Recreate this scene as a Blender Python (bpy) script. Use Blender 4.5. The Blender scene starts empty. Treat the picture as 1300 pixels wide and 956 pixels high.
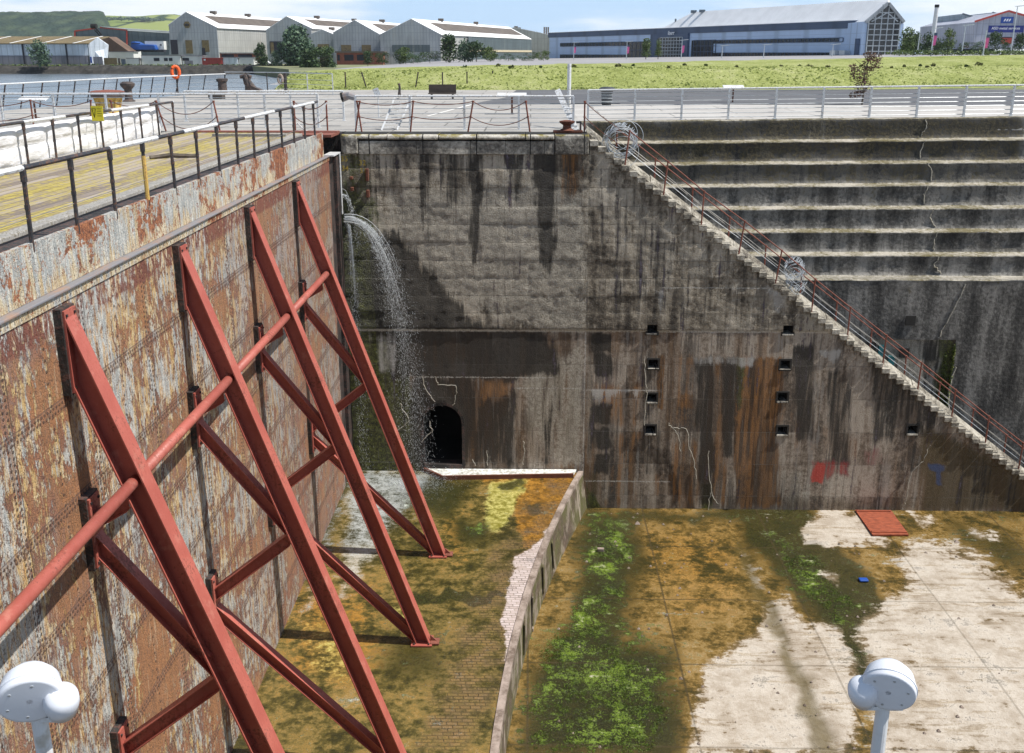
import bpy, bmesh, math, random
import numpy as np
from mathutils import Vector, Matrix
random.seed(7); RNG = np.random.RandomState(11)
C = bpy.context.scene.collection
# ------------------------------------------------------------------ camera calibration (world metres)
F_PX = 1250.0; HX, HY = 674.0, 68.0; CAMH = 2.5
PITCH = math.atan((433 - HY) / F_PX); YAW = math.atan((HX - 650) / math.hypot(F_PX, 433 - HY))
Fv = np.array([-math.sin(YAW)*math.cos(PITCH), math.cos(YAW)*math.cos(PITCH), -math.sin(PITCH)])
Rv = np.array([math.cos(YAW), math.sin(YAW), 0.0]); Uv = np.cross(Rv, Fv); CAM = np.array([0, 0, CAMH])
def ray(u, v): return Fv*F_PX + Rv*(u-650) + Uv*(433-v)
def onz(u, v, z): d = ray(u, v); return CAM + d*((z-CAMH)/d[2])
def ony(u, v, y): d = ray(u, v); return CAM + d*(y/d[1])
def onx(u, v, x): d = ray(u, v); return CAM + d*(x/d[0])
def px(P):
    q = np.asarray(P, float) - CAM; w = q @ Fv
    w = np.where(np.abs(w) < .5, .5, w)
    return 650 + F_PX*(q @ Rv)/w, 433 - F_PX*(q @ Uv)/w
D = 32.49; GX = -6.34; ZS = -11.87; ZF = -13.29
def ss(x, a, b):
    t = np.clip((x-a)/(b-a), 0, 1); return t*t*(3-2*t)
def sdf(u, v, poly):
    p = np.array(poly, float); n = len(p); d = np.full(u.shape, 1e9); ins = np.zeros(u.shape, bool)
    for i in range(n):
        a = p[i]; b = p[(i+1) % n]; e = b-a; L = max(e @ e, 1e-9)
        t = np.clip(((u-a[0])*e[0]+(v-a[1])*e[1])/L, 0, 1)
        d = np.minimum(d, np.hypot(u-a[0]-t*e[0], v-a[1]-t*e[1]))
        c = ((a[1] > v) != (b[1] > v)) & (u < (b[0]-a[0])*(v-a[1])/((b[1]-a[1]) if b[1] != a[1] else 1e-9)+a[0])
        ins ^= c
    return np.where(ins, -d, d)
def stain(P, specs, warp=9, soft=1.8, px_scale=1.0, gain=None):
    """stain map: the share of each kind of growth / dirt per vertex; specs = (channel, outline, feather, value)"""
    u, v = px(P); out = np.zeros((len(P), 8)); q = px_scale
    wu = (fbm(u/22.0, v/(22.0*q), 301, 5)-.5)*warp*2; wv = (fbm(u/15.0, v/(26.0*q), 302, 5)-.5)*warp*2*q
    for ch, poly, fe, val in specs:
        f2 = fe*soft; m = (1-ss(sdf(u+wu, v+wv, poly), -f2*.7, f2))*val
        out[:, ch] = np.maximum(out[:, ch], m*((gain or {}).get(ch, 1.0)))
    return out
# ------------------------------------------------------------------ mesh builder
class MB:
    def __init__(s): s.v = []; s.f = []
    def add(s, vs, fs):
        o = len(s.v); s.v += [tuple(map(float, p)) for p in vs]; s.f += [tuple(i+o for i in f) for f in fs]
    def box(s, x0, x1, y0, y1, z0, z1):
        s.add([(x0,y0,z0),(x1,y0,z0),(x1,y1,z0),(x0,y1,z0),(x0,y0,z1),(x1,y0,z1),(x1,y1,z1),(x0,y1,z1)],
              [(0,3,2,1),(4,5,6,7),(0,1,5,4),(1,2,6,5),(2,3,7,6),(3,0,4,7)])
    def bar(s, a, b, w, h, up=(0,0,1)):
        a = Vector(a); b = Vector(b); d = (b-a).normalized(); up = Vector(up)
        if abs(d.dot(up)) > .98: up = Vector((1,0,0))
        r = d.cross(up).normalized(); q = r.cross(d).normalized(); vs = []
        for p in (a, b):
            for i, j in ((-1,-1),(1,-1),(1,1),(-1,1)): vs.append(p + r*(i*w/2) + q*(j*h/2))
        s.add(vs, [(0,1,2,3),(7,6,5,4),(0,4,5,1),(1,5,6,2),(2,6,7,3),(3,7,4,0)])
    def tube(s, pts, r, n=8, cap=True, r1=None):
        pts = [Vector(p) for p in pts]; k = len(pts); vs = []; fs = []
        for i, p in enumerate(pts):
            d = (pts[min(i+1, k-1)] - pts[max(i-1, 0)]).normalized()
            up = Vector((0,0,1)) if abs(d.z) < .9 else Vector((1,0,0))
            x = d.cross(up).normalized(); y = x.cross(d).normalized()
            rr = r if r1 is None else r + (r1-r)*i/(k-1)
            for j in range(n):
                a = 2*math.pi*j/n; vs.append(p + x*(rr*math.cos(a)) + y*(rr*math.sin(a)))
        for i in range(k-1):
            for j in range(n): fs.append((i*n+j, i*n+(j+1) % n, (i+1)*n+(j+1) % n, (i+1)*n+j))
        if cap: fs.append(tuple(range(n))[::-1]); fs.append(tuple((k-1)*n+j for j in range(n)))
        s.add(vs, fs)
    def lathe(s, c, prof, n=20):
        vs = []; fs = []; k = len(prof)
        for r, z in prof:
            for j in range(n):
                a = 2*math.pi*j/n; vs.append((c[0]+r*math.cos(a), c[1]+r*math.sin(a), c[2]+z))
        for i in range(k-1):
            for j in range(n): fs.append((i*n+j, i*n+(j+1) % n, (i+1)*n+(j+1) % n, (i+1)*n+j))
        fs.append(tuple(range(n))[::-1]); fs.append(tuple((k-1)*n+j for j in range(n)))
        s.add(vs, fs)
    def prism(s, poly, off):
        n = len(poly); o = Vector(off); a = [Vector(p) for p in poly]
        s.add(a + [p+o for p in a], [tuple(range(n))[::-1], tuple(range(n, 2*n))] + [(i, (i+1) % n, n+(i+1) % n, n+i) for i in range(n)])
    def build(s, name, mat, parent=None, smooth=False, bevel=0.0, origin=None):
        o = np.array(parent.location if parent is not None else (origin or (0,0,0)), float)
        if parent is not None and parent.parent is not None: o = o + np.array(parent.parent.location)
        me = bpy.data.meshes.new(name)
        me.from_pydata([(p[0]-o[0], p[1]-o[1], p[2]-o[2]) for p in s.v], [], s.f); me.update()
        bm = bmesh.new(); bm.from_mesh(me); bmesh.ops.recalc_face_normals(bm, faces=bm.faces); bm.to_mesh(me); bm.free()
        ob = bpy.data.objects.new(name, me); C.objects.link(ob)
        if parent is not None: ob.parent = parent
        elif origin: ob.location = origin
        if mat: me.materials.append(mat)
        if smooth:
            for f in me.polygons: f.use_smooth = True
        if bevel:
            m = ob.modifiers.new('bevel', 'BEVEL'); m.width = bevel; m.segments = 2; m.limit_method = 'ANGLE'
        return ob
def tag(o, label, cat=None, group=None):
    o['label'] = label
    if cat: o['category'] = cat
    if group: o['group'] = group
    return o
def thing(name, loc, label, cat, group=None):
    o = bpy.data.objects.new(name, None); o.location = loc; C.objects.link(o); return tag(o, label, cat, group)
def struct(o): o['kind'] = 'structure'; return o
def stuff(o): o['kind'] = 'stuff'; return o
def copy_tree(o, parent=None):
    c = o.copy(); C.objects.link(c); c.parent = parent
    for ch in list(o.children): copy_tree(ch, c)
    return c
def gridmesh(name, P, nx, ny, mat, parent=None, keep=None, masks=None, smooth=True):
    """P: (ny*nx,3) points; keep: (ny-1,nx-1) bool"""
    i, j = np.meshgrid(np.arange(nx-1), np.arange(ny-1)); a = (j*nx+i)
    f = np.stack([a, a+1, a+nx+1, a+nx], -1)
    f = f[keep] if keep is not None else f.reshape(-1, 4)
    me = bpy.data.meshes.new(name); me.from_pydata(P.tolist(), [], f.tolist()); me.update()
    me.materials.append(mat)
    if smooth: me.polygons.foreach_set('use_smooth', [True]*len(me.polygons))
    if masks is not None:
        for k, nm in ((0, 'm1'), (4, 'm2')):
            at = me.color_attributes.new(nm, 'FLOAT_COLOR', 'POINT'); at.data.foreach_set('color', masks[:, k:k+4].astype(np.float32).ravel())
    ob = bpy.data.objects.new(name, me); C.objects.link(ob)
    if parent is not None: ob.parent = parent
    return ob
def vnoise(x, y, seed=0):
    """value noise on numpy arrays"""
    xi = np.floor(x).astype(int); yi = np.floor(y).astype(int); fx = x-xi; fy = y-yi
    def h(a, b):
        n = (a*374761393 + b*668265263 + seed*1442695041) & 0x7fffffff
        n = ((n ^ (n >> 13))*1274126177) & 0x7fffffff
        return ((n ^ (n >> 16)) & 0xffff)/65535.0
    fx = fx*fx*(3-2*fx); fy = fy*fy*(3-2*fy)
    return (h(xi, yi)*(1-fx)+h(xi+1, yi)*fx)*(1-fy)+(h(xi, yi+1)*(1-fx)+h(xi+1, yi+1)*fx)*fy
def fbm(x, y, seed=0, o=4):
    s = 0; a = .5
    for k in range(o): s = s+a*vnoise(x*2**k, y*2**k, seed+k); a *= .5
    return s/(1-.5**o)
# ------------------------------------------------------------------ material graph helper
class V:
    def __init__(s, g, k): s.g = g; s.k = k
    def __add__(s, o): return s.g.m('ADD', s, o)
    __radd__ = __add__
    def __sub__(s, o): return s.g.m('SUBTRACT', s, o)
    def __rsub__(s, o): return s.g.m('SUBTRACT', o, s)
    def __mul__(s, o): return s.g.m('MULTIPLY', s, o)
    __rmul__ = __mul__
    def __truediv__(s, o): return s.g.m('DIVIDE', s, o)
class G:
    def __init__(s, name):
        s.mat = bpy.data.materials.new(name); s.mat.use_nodes = True; s.nt = s.mat.node_tree; s.b = s.nt.nodes['Principled BSDF']
        s._pos = None
    def nd(s, t): return s.nt.nodes.new(t)
    def put(s, sock, val):
        if isinstance(val, V): s.nt.links.new(val.k, sock)
        elif isinstance(val, (tuple, list)) and len(val) == 3 and sock.type == 'RGBA': sock.default_value = (*val, 1)
        else: sock.default_value = val
    def m(s, op, a, b=0.0, c=0.0, clamp=False):
        n = s.nd('ShaderNodeMath'); n.operation = op; n.use_clamp = clamp
        s.put(n.inputs[0], a); s.put(n.inputs[1], b); s.put(n.inputs[2], c); return V(s, n.outputs[0])
    def pos(s):
        if s._pos is None: s._pos = V(s, s.nd('ShaderNodeNewGeometry').outputs['Position'])
        return s._pos
    def obj(s): return V(s, s.nd('ShaderNodeTexCoord').outputs['Object'])
    def sep(s, v):
        n = s.nd('ShaderNodeSeparateXYZ'); s.put(n.inputs[0], v); return [V(s, o) for o in n.outputs]
    def comb(s, x, y, z):
        n = s.nd('ShaderNodeCombineXYZ')
        for i, q in enumerate((x, y, z)): s.put(n.inputs[i], q)
        return V(s, n.outputs[0])
    def sc(s, v, k):
        n = s.nd('ShaderNodeVectorMath'); n.operation = 'MULTIPLY'; s.put(n.inputs[0], v); n.inputs[1].default_value = k; return V(s, n.outputs[0])
    def noise(s, v, scale, det=4, rough=.55, dist=0.0):
        n = s.nd('ShaderNodeTexNoise'); s.put(n.inputs['Vector'], v); n.inputs['Scale'].default_value = scale
        n.inputs['Detail'].default_value = det; n.inputs['Roughness'].default_value = rough; n.inputs['Distortion'].default_value = dist
        return V(s, n.outputs['Fac'])
    def voro(s, v, scale, feat='F1', out='Distance', rand=1.0):
        n = s.nd('ShaderNodeTexVoronoi'); n.feature = feat; s.put(n.inputs['Vector'], v); n.inputs['Scale'].default_value = scale
        n.inputs['Randomness'].default_value = rand; return V(s, n.outputs[out])
    def ss(s, x, a, b, lo=0.0, hi=1.0):
        n = s.nd('ShaderNodeMapRange'); n.interpolation_type = 'SMOOTHSTEP'; s.put(n.inputs[0], x)
        for i, q in enumerate((a, b, lo, hi)): s.put(n.inputs[i+1], q)
        return V(s, n.outputs[0])
    def mix(s, f, a, b, mode='MIX'):
        n = s.nd('ShaderNodeMix'); n.data_type = 'RGBA'; n.blend_type = mode; n.clamp_factor = True
        s.put(n.inputs[0], f); s.put(n.inputs[6], a); s.put(n.inputs[7], b); return V(s, n.outputs[2])
    def ramp(s, f, stops):
        n = s.nd('ShaderNodeValToRGB'); s.put(n.inputs[0], f); e = n.color_ramp.elements
        while len(e) < len(stops): e.new(.5)
        for q, (p, c) in zip(e, stops): q.position = p; q.color = (*c, 1)
        return V(s, n.outputs[0])
    def masks(s):
        out = []
        for nm in ('m1', 'm2'):
            n = s.nd('ShaderNodeAttribute'); n.attribute_name = nm
            q = s.nd('ShaderNodeSeparateColor'); s.nt.links.new(n.outputs['Color'], q.inputs[0])
            out += [V(s, o) for o in q.outputs] + [V(s, n.outputs['Alpha'])]
        return out
    def brick(s, v, bw, rh, mort=.02, off=.5, sq=1.0, smooth=.1):
        n = s.nd('ShaderNodeTexBrick'); s.put(n.inputs['Vector'], v); n.inputs['Scale'].default_value = 1
        n.inputs['Brick Width'].default_value = bw; n.inputs['Row Height'].default_value = rh; n.inputs['Mortar Size'].default_value = mort
        n.inputs['Mortar Smooth'].default_value = smooth; n.offset = off
        n.inputs['Color1'].default_value = (0,0,0,1); n.inputs['Color2'].default_value = (1,1,1,1); n.inputs['Mortar'].default_value = (.5,.5,.5,1)
        return V(s, n.outputs['Color']), V(s, n.outputs['Fac'])
    def out(s, col, rough=.8, metal=0.0, bump=None, bs=.5, bd=.02, spec=None):
        s.put(s.b.inputs['Base Color'], col); s.put(s.b.inputs['Roughness'], rough); s.put(s.b.inputs['Metallic'], metal)
        if spec is not None: s.b.inputs['Specular IOR Level'].default_value = spec
        if bump is not None:
            n = s.nd('ShaderNodeBump'); n.inputs['Strength'].default_value = bs; n.inputs['Distance'].default_value = bd
            s.put(n.inputs['Height'], bump); s.nt.links.new(n.outputs[0], s.b.inputs['Normal'])
        return s.mat
def plain(name, col, rough=.6, metal=0.0, var=.25, scale=3.0, dirt=None, bump=.3, bd=.004):
    """painted / plain material with mottling"""
    g = G(name); p = g.pos(); n = g.noise(p, scale, 5, .6); n2 = g.noise(p, scale*9, 3, .6)
    c = g.mix(g.ss(n, .3, .7), tuple(x*(1-var) for x in col), tuple(min(1, x*(1+var*.6)) for x in col))
    if dirt: c = g.mix(g.ss(n2+n*.6, .78, .98), c, dirt)
    return g.out(c, rough, metal, n2, bump, bd)
M = {}
# -- masonry of the head wall and stair wing
def wall_mat(name, smooth_zone=True):
    g = G(name); p = g.pos(); x, y, z = g.sep(p); m = g.masks()
    dark, green, orng, whit, red, blue, olive, pale = m
    st = g.noise(g.sc(p, (1, 1, .12)), 2.6, 5, .62)            # vertical streaking
    st2 = g.noise(g.sc(p, (1, 1, .07)), 8, 4, .6)
    cs = g.noise(g.sc(p, (1, 1, .03)), 2.9, 7, .74); cs2 = g.noise(g.sc(p, (1, 1, .05)), 1.0, 4, .6)
    md = g.noise(p, .55, 4, .6); fi = g.noise(p, 7, 5, .7); fi2 = g.noise(p, 26, 4, .7)
    up = g.ss(z, -6.66, -6.56)                                  # rough-hewn above the string course
    v2 = g.comb(x, z + 6.62, 0.0)
    bc, bf = g.brick(v2, 1.7, .61, .016); bc2, bf2 = g.brick(v2, 1.25, 1.23, .012, .3)
    bcx, _, _ = g.sep(bc); b2x, _, _ = g.sep(bc2)
    tone = bcx*up + b2x*(1.0-up)
    jn = g.m('MAXIMUM', bf*up, bf2*(1.0-up))
    f1 = g.ss(st*.5+md*.25+fi*.3+tone*.10, .43, .67)
    cu = g.ramp(f1, [(0, (.055,.045,.034)), (.28, (.165,.140,.105)), (.58, (.35,.305,.235)), (1, (.58,.525,.43))])
    cl = g.ramp(f1, [(0, (.045,.036,.028)), (.35, (.14,.108,.08)), (.65, (.27,.22,.17)), (1, (.46,.40,.33))])
    cl = g.mix(g.ss(cs2+(cs-.5)*.5, .46, .62)*.55, cl, g.mix(g.ss(cs, .4, .6), (.09,.045,.020), (.28,.16,.075)))
    cl = g.mix(g.ss(cs+(md-.5)*.4, .53, .60)*.6, cl, (.035,.032,.03)); cl = g.mix(g.ss(cs+(md-.5)*.5, .42, .37)*.45, cl, (.36,.34,.31))
    cu = g.mix(g.ss(cs*.6+cs2*.4+(md-.5)*.3, .53, .60)*.5, cu, (.055,.05,.042))
    c = g.mix(up, cl, cu)
    c = g.mix(g.ss(fi2, .55, .75)*.35, c, (.30,.27,.23))
    K = (st-.5)*1.9+(st2-.5)*1.7+(fi-.5)*.9
    def lay(mk, gain=1.0): return g.ss(mk*1.5-.72+K*gain, -.38, .50)
    c = g.mix(lay(pale)*.8, c, g.mix(g.ss(fi*.6+fi2*.5, .4, .7), (.27,.245,.20), (.60,.56,.47)))
    c = g.mix(lay(olive)*.85, c, g.mix(fi, (.045,.032,.012), (.14,.10,.045)))
    c = g.mix(lay(orng, 1.3)*.85, c, g.mix(g.ss(st2+(st-.5)*.6, .35, .65), (.045,.020,.006), (.32,.15,.045)))
    c = g.mix(lay(green+(fi-.5)*.6)*.92, c, g.mix(g.ss(fi*.7+fi2*.5, .48, .78), (.012,.014,.005), (.13,.15,.025)))
    c = g.mix(lay(dark, 1.6)*.9, c, g.mix(fi, (.010,.009,.008), (.040,.034,.026)))
    c = g.mix(lay(red*.9, 1.1)*.85, c, g.mix(g.ss(red+K*.3, .5, .9), (.19,.05,.05), (.50,.045,.03)))
    c = g.mix(lay(blue*.85, 1.2)*.7, c, (.035,.08,.22))
    c = g.mix(jn*g.ss(fi+(md-.5), .42, .62)*.6, c, g.mix(g.ss(md, .4, .6), (.03,.027,.024), (.16,.15,.13)))
    # efflorescence at the string course
    ln = 1.0-g.ss(g.m('ABSOLUTE', z+6.63+(fi-.5)*.12), .01, .07)
    c = g.mix(ln*g.ss(fi2+md*.4, .5, .8)*.9, c, (.62,.60,.55))
    def hline(z0, xa, xb, th=.035): return (1.0-g.ss(g.m('ABSOLUTE', z-z0+(fi-.5)*.10), .004, th))*g.ss(x, xa, xa+.3)*g.ss(x, xb, xb-.3)
    LL = g.m('MAXIMUM', g.m('MAXIMUM', hline(-8.33, -4.2, 1.0), hline(-8.72, -.6, 1.85)), g.m('MAXIMUM', g.m('MAXIMUM', hline(-8.78, 1.9, 4.6), hline(-12.23, 1.9, 5.2)), hline(-5.1, 4.3, 8.4)))
    vl = (1.0-g.ss(g.m('ABSOLUTE', x-1.93+(fi-.5)*.08), .005, .04))*(1.0-up)
    c = g.mix(g.m('MAXIMUM', LL, vl)*g.ss(fi2+md*.4, .55, .75)*.85, c, (.60,.58,.53))
    drip = g.ss(z, -9.5, -8.8)*g.ss(z, -8.7, -8.8)*g.ss(x, 1.9, 2.1)*g.ss(x, 4.7, 4.3); c = g.mix(drip*g.ss(cs+(z+8.8)*.25+(fi-.5)*.2, .47, .52)*.8, c, (.55,.54,.51))
    c = g.mix(lay(whit, .9)*.8, c, (.55,.54,.51))
    h = fi*.45+fi2*1.0-jn*.3
    hh = g.mix(up, h*.32, h*1.0)
    wet = g.ss(green+dark*.4, .3, .8)
    return g.out(c, g.m('SUBTRACT', .88, wet*.45), 0, hh, 1.0, .075)
M['wall'] = wall_mat('weathered_masonry')
# -- coping stone
g = G('coping_stone'); p = g.pos(); x, y, z = g.sep(p)
n = g.noise(p, 1.1, 5, .65); f = g.noise(p, 9, 5, .7); t = g.ss(z, -.22, .0)
c = g.ramp(g.ss(n*.6+f*.4+t*.15, .36, .68), [(0, (.05,.045,.04)), (.4, (.21,.195,.165)), (1, (.55,.52,.45))])
c = g.mix(g.ss(g.noise(p, 2.3, 3)+t*.2, .62, .76)*t, c, (.24,.20,.05))
bc, bf = g.brick(g.comb(x, z, 0.0), 1.75, 2.0, .02)
c = g.mix(bf, c, (.02,.02,.018))
M['coping'] = g.out(c, .9, 0, f+n*.8-bf, 1, .05)
g = G('worn_pale_stone'); p = g.pos(); n = g.noise(p, 1.8, 5, .65); f = g.noise(p, 11, 5, .7)
M['palestone'] = g.out(g.ramp(g.ss(n*.6+f*.4, .36, .66), [(0, (.07,.06,.05)), (.35, (.22,.20,.16)), (1, (.52,.49,.42))]), .9, 0, f, 1, .03)
# -- stepped side wall concrete
g = G('altar_concrete'); p = g.pos(); x, y, z = g.sep(p); m = g.masks()
st = g.noise(g.sc(p, (1, 1, .15)), 1.6, 5, .6); f = g.noise(p, 8, 5, .7); md = g.noise(p, .6, 3)
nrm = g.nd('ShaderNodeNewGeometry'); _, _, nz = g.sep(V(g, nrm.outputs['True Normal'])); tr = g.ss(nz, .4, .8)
c = g.ramp(g.ss(st*.6+f*.35+md*.15, .40, .70), [(0, (.022,.021,.020)), (.45, (.10,.096,.088)), (1, (.28,.27,.25))])
c = g.mix(g.ss(m[1]+(st-.5)*1.6+(f-.5), .45, .8)*.85, c, g.mix(g.ss(f, .38, .66), (.010,.008,.004), (.075,.058,.018)))
c = g.mix(g.ss(st, .66, .74)*.35, c, (.30,.30,.29))
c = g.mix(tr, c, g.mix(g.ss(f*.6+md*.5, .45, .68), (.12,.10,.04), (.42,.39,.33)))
bj, bf = g.brick(g.comb(x, z, 0.0), 3.4, 1.33, .012)
low = 1.0-g.ss(z, -5.4, -5.2)
c = g.mix(bf*low*.5, c, (.12,.12,.115))
M['altar_plain'] = plain('dark_quay_wall', (.075,.07,.062), .9, 0, .4, 1)
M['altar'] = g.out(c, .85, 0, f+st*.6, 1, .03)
# -- riveted, rust-flaked gate plate
def gate_mat(name, upper):
    g = G(name); p = g.pos(); x, y, z = g.sep(p)
    vs = g.sc(p, (1, 1, .28)); n0 = g.noise(p, .33, 3, .5); n1 = g.noise(vs, 1.5, 6, .66, .3); n2 = g.noise(vs, 5.5, 6, .72, .4)
    n3 = g.noise(g.sc(p, (1, 1, .10)), 9, 4, .65); vf = g.voro(g.sc(p, (1,1,.7)), 26, 'DISTANCE_TO_EDGE'); n4 = g.noise(p, 30, 3, .7)
    far = g.ss(y, 16, 27); deep = g.ss(z, -9.5, -4.5)
    fl = g.noise(g.sc(p, (1,1,.9 if upper else .6)), 3.1 if upper else 2.9, 9, .74, .35); fl2 = g.noise(g.sc(p, (1,1,.8 if upper else .5)), 9.0, 8, .76, .5); pk_ = g.noise(p, 19, 5, .75); big = g.noise(p, .45, 3, .5)
    sv = g.noise(g.sc(p, (1,1,.10)), 19, 5, .72); sv2 = g.noise(g.sc(p, (1,1,.16)), 6.5, 6, .74)
    paint = g.mix(g.ss(sv+(pk_-.5)*.5, .42, .60), (.33,.35,.345), (.57,.565,.52))
    cream = g.mix(g.ss(sv, .44, .56), (.50,.335,.135), (.66,.56,.36))
    rust = g.mix(g.ss(pk_+(fl2-.5)*.9, .38, .60), g.mix(g.ss(big, .42, .58), (.10,.045,.035), (.135,.045,.026)), g.mix(g.ss(big, .42, .58), (.30,.145,.085), (.38,.145,.06)))
    orange = g.mix(g.ss(sv, .40, .60), (.36,.17,.055), (.52,.29,.11))
    if upper:
        c = g.mix(g.ss(sv2+(g.ss(z, -.15, -.5))*.12+(big-.5)*.5, .50, .62)*.75, paint, cream)
        c = g.mix(g.ss(fl+(big-.5)*.9+(pk_-.5)*.30, .545, .560), c, rust)
        k = g.ss(fl, .4, .6); c = g.mix(g.ss(pk_+(fl2-.5)*.9, .60, .63)*.8, c, rust)
    else:
        c = g.mix(g.ss(sv2+(big-.5)*.5, .44, .56), paint, cream)
        c = g.mix(g.ss(sv2*.5+sv*.5+(fl2-.5)*.5, .50, .56)*.85, c, orange)
        k = g.ss(fl+(big-.5)*.9+(fl2-.5)*.9+(sv-.5)*.5+(1.0-deep)*.045+far*.02, .505, .545)
        c = g.mix(k*.93, c, rust)
        c = g.mix(g.ss(fl2+(pk_-.5)*.8+(fl-.5)*.3, .575, .605)*.8, c, (.085,.046,.04))
        c = g.mix(g.ss(sv+(sv2-.5)*.9, .60, .66)*(1.0-k*.4)*.6, c, (.58,.50,.37))
        c = g.mix(far*.5, c, g.mix(g.ss(fl, .42, .58), (.155,.125,.12), (.27,.125,.08)))
    if not upper:
        bl_ = 1.0-g.ss(g.m('FRACT', (z+.72)/1.45), .25, 1.0); c = g.mix(g.ss(g.noise(g.sc(p, (1,1,.05)), 10, 4, .7)+bl_*.0, .53, .60)*g.ss(g.m('FRACT', (z+.72)/1.45), .2, .95)*.7, c, (.20,.085,.045)); c = g.mix(g.ss(big+(fl-.5)*.5, .54, .60)*.22, c, (.42,.25,.10)); c = g.mix(g.ss(g.noise(p, .3, 3), .55, .62)*g.ss(fl2, .4, .6)*.4, c, (.19,.14,.14))
    pit = 1.0-g.ss(g.voro(g.sc(p, (1,1,.8)), 11)+(pk_-.5)*.3, .10, .17); c = g.mix(pit*.75, c, (.07,.04,.035))
    crack = 1.0-g.ss(vf, .0, .11)
    c = g.mix(crack*g.ss(n2, .4, .6)*.55, c, (.06,.035,.025))
    hgt = (1.0-k)*.5+pk_*.5-crack*.3
    if not upper:
        # plate laps: horizontal seams every 1.45 m, vertical seams every 2.27 m
        zz = z+.72; fz = g.m('FRACT', zz/1.45)*1.45; fy = g.m('FRACT', (y+.4)/2.275)*2.275
        lapz = 1.0-g.ss(fz, .16, .175); lapy = 1.0-g.ss(fy, .20, .215)
        def rv(a1, s1, b1, s2, off):
            u = g.m('FRACT', (a1+off)/s1)-.5; w = b1-s2
            d = g.m('SQRT', (u*s1)*(u*s1)+w*w); return 1.0-g.ss(d, .017, .026)
        r = g.m('MAXIMUM', g.m('MAXIMUM', rv(y, .085, fz, .045, 0), rv(y, .085, fz, .12, .04)), g.m('MAXIMUM', rv(z, .085, fy, .05, 0), rv(z, .085, fy, .15, .04)))
        r = g.m('MAXIMUM', r, rv(z, .16, fy, 1.22, 0))
        hgt = hgt+lapz*.5+lapy*.5+r*1.6
        c = g.mix(g.m('MAXIMUM', 1.0-g.ss(g.m('ABSOLUTE', fz-.168), 0, .02), 1.0-g.ss(g.m('ABSOLUTE', fy-.208), 0, .02))*.8, c, (.05,.03,.025))
        c = g.mix(r*.8, c, (.05,.035,.03))
        c = g.mix(lapz*.3, c, (.17,.085,.06))
        c = g.mix((1.0-g.ss(z, -1.45, -1.0))*0+g.ss(z, -1.15, -1.05)*g.ss(fl2+(big-.5)*.5, .42, .5)*.85, c, (.17,.055,.038))
    return g.out(c, g.ss(k, 0, 1, .55, .85), 0, hgt, .9, .018)
M['gate'] = gate_mat('rusted_gate_plate', False); M['gate_top'] = gate_mat('flaking_grey_paint', True)
g = G('ledge_paint'); p = g.pos(); n = g.noise(g.sc(p, (1,.5,1)), 4, 5, .7); n2 = g.noise(p, 40, 2)
M['ledge'] = g.out(g.mix(g.ss(n+n2*.2, .55, .8), (.20,.20,.215), (.30,.20,.15)), .6, 0, n2, .5, .004)
# -- red oxide shores
g = G('red_oxide_paint'); p = g.pos(); n = g.noise(p, 1.4, 4); n2 = g.noise(p, 22, 4, .7)
c = g.mix(g.ss(n, .3, .7), (.34,.082,.060), (.43,.122,.09)); rn = g.noise(g.sc(p, (1,1,.12)), 9, 5, .7); c = g.mix(g.ss(rn+(n-.5)*.6, .56, .66)*.45, c, (.25,.055,.035)); c = g.mix(g.ss(n2+(n-.5)*.8, .62, .67)*.7, c, (.15,.05,.035)); c = g.mix(g.ss(g.noise(p, 2.7, 6, .7), .56, .66)*.35, c, (.52,.24,.18))
M['red'] = g.out(c, g.ss(n2, .3, .7, .42, .7), 0, n2, .25, .003)
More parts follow.
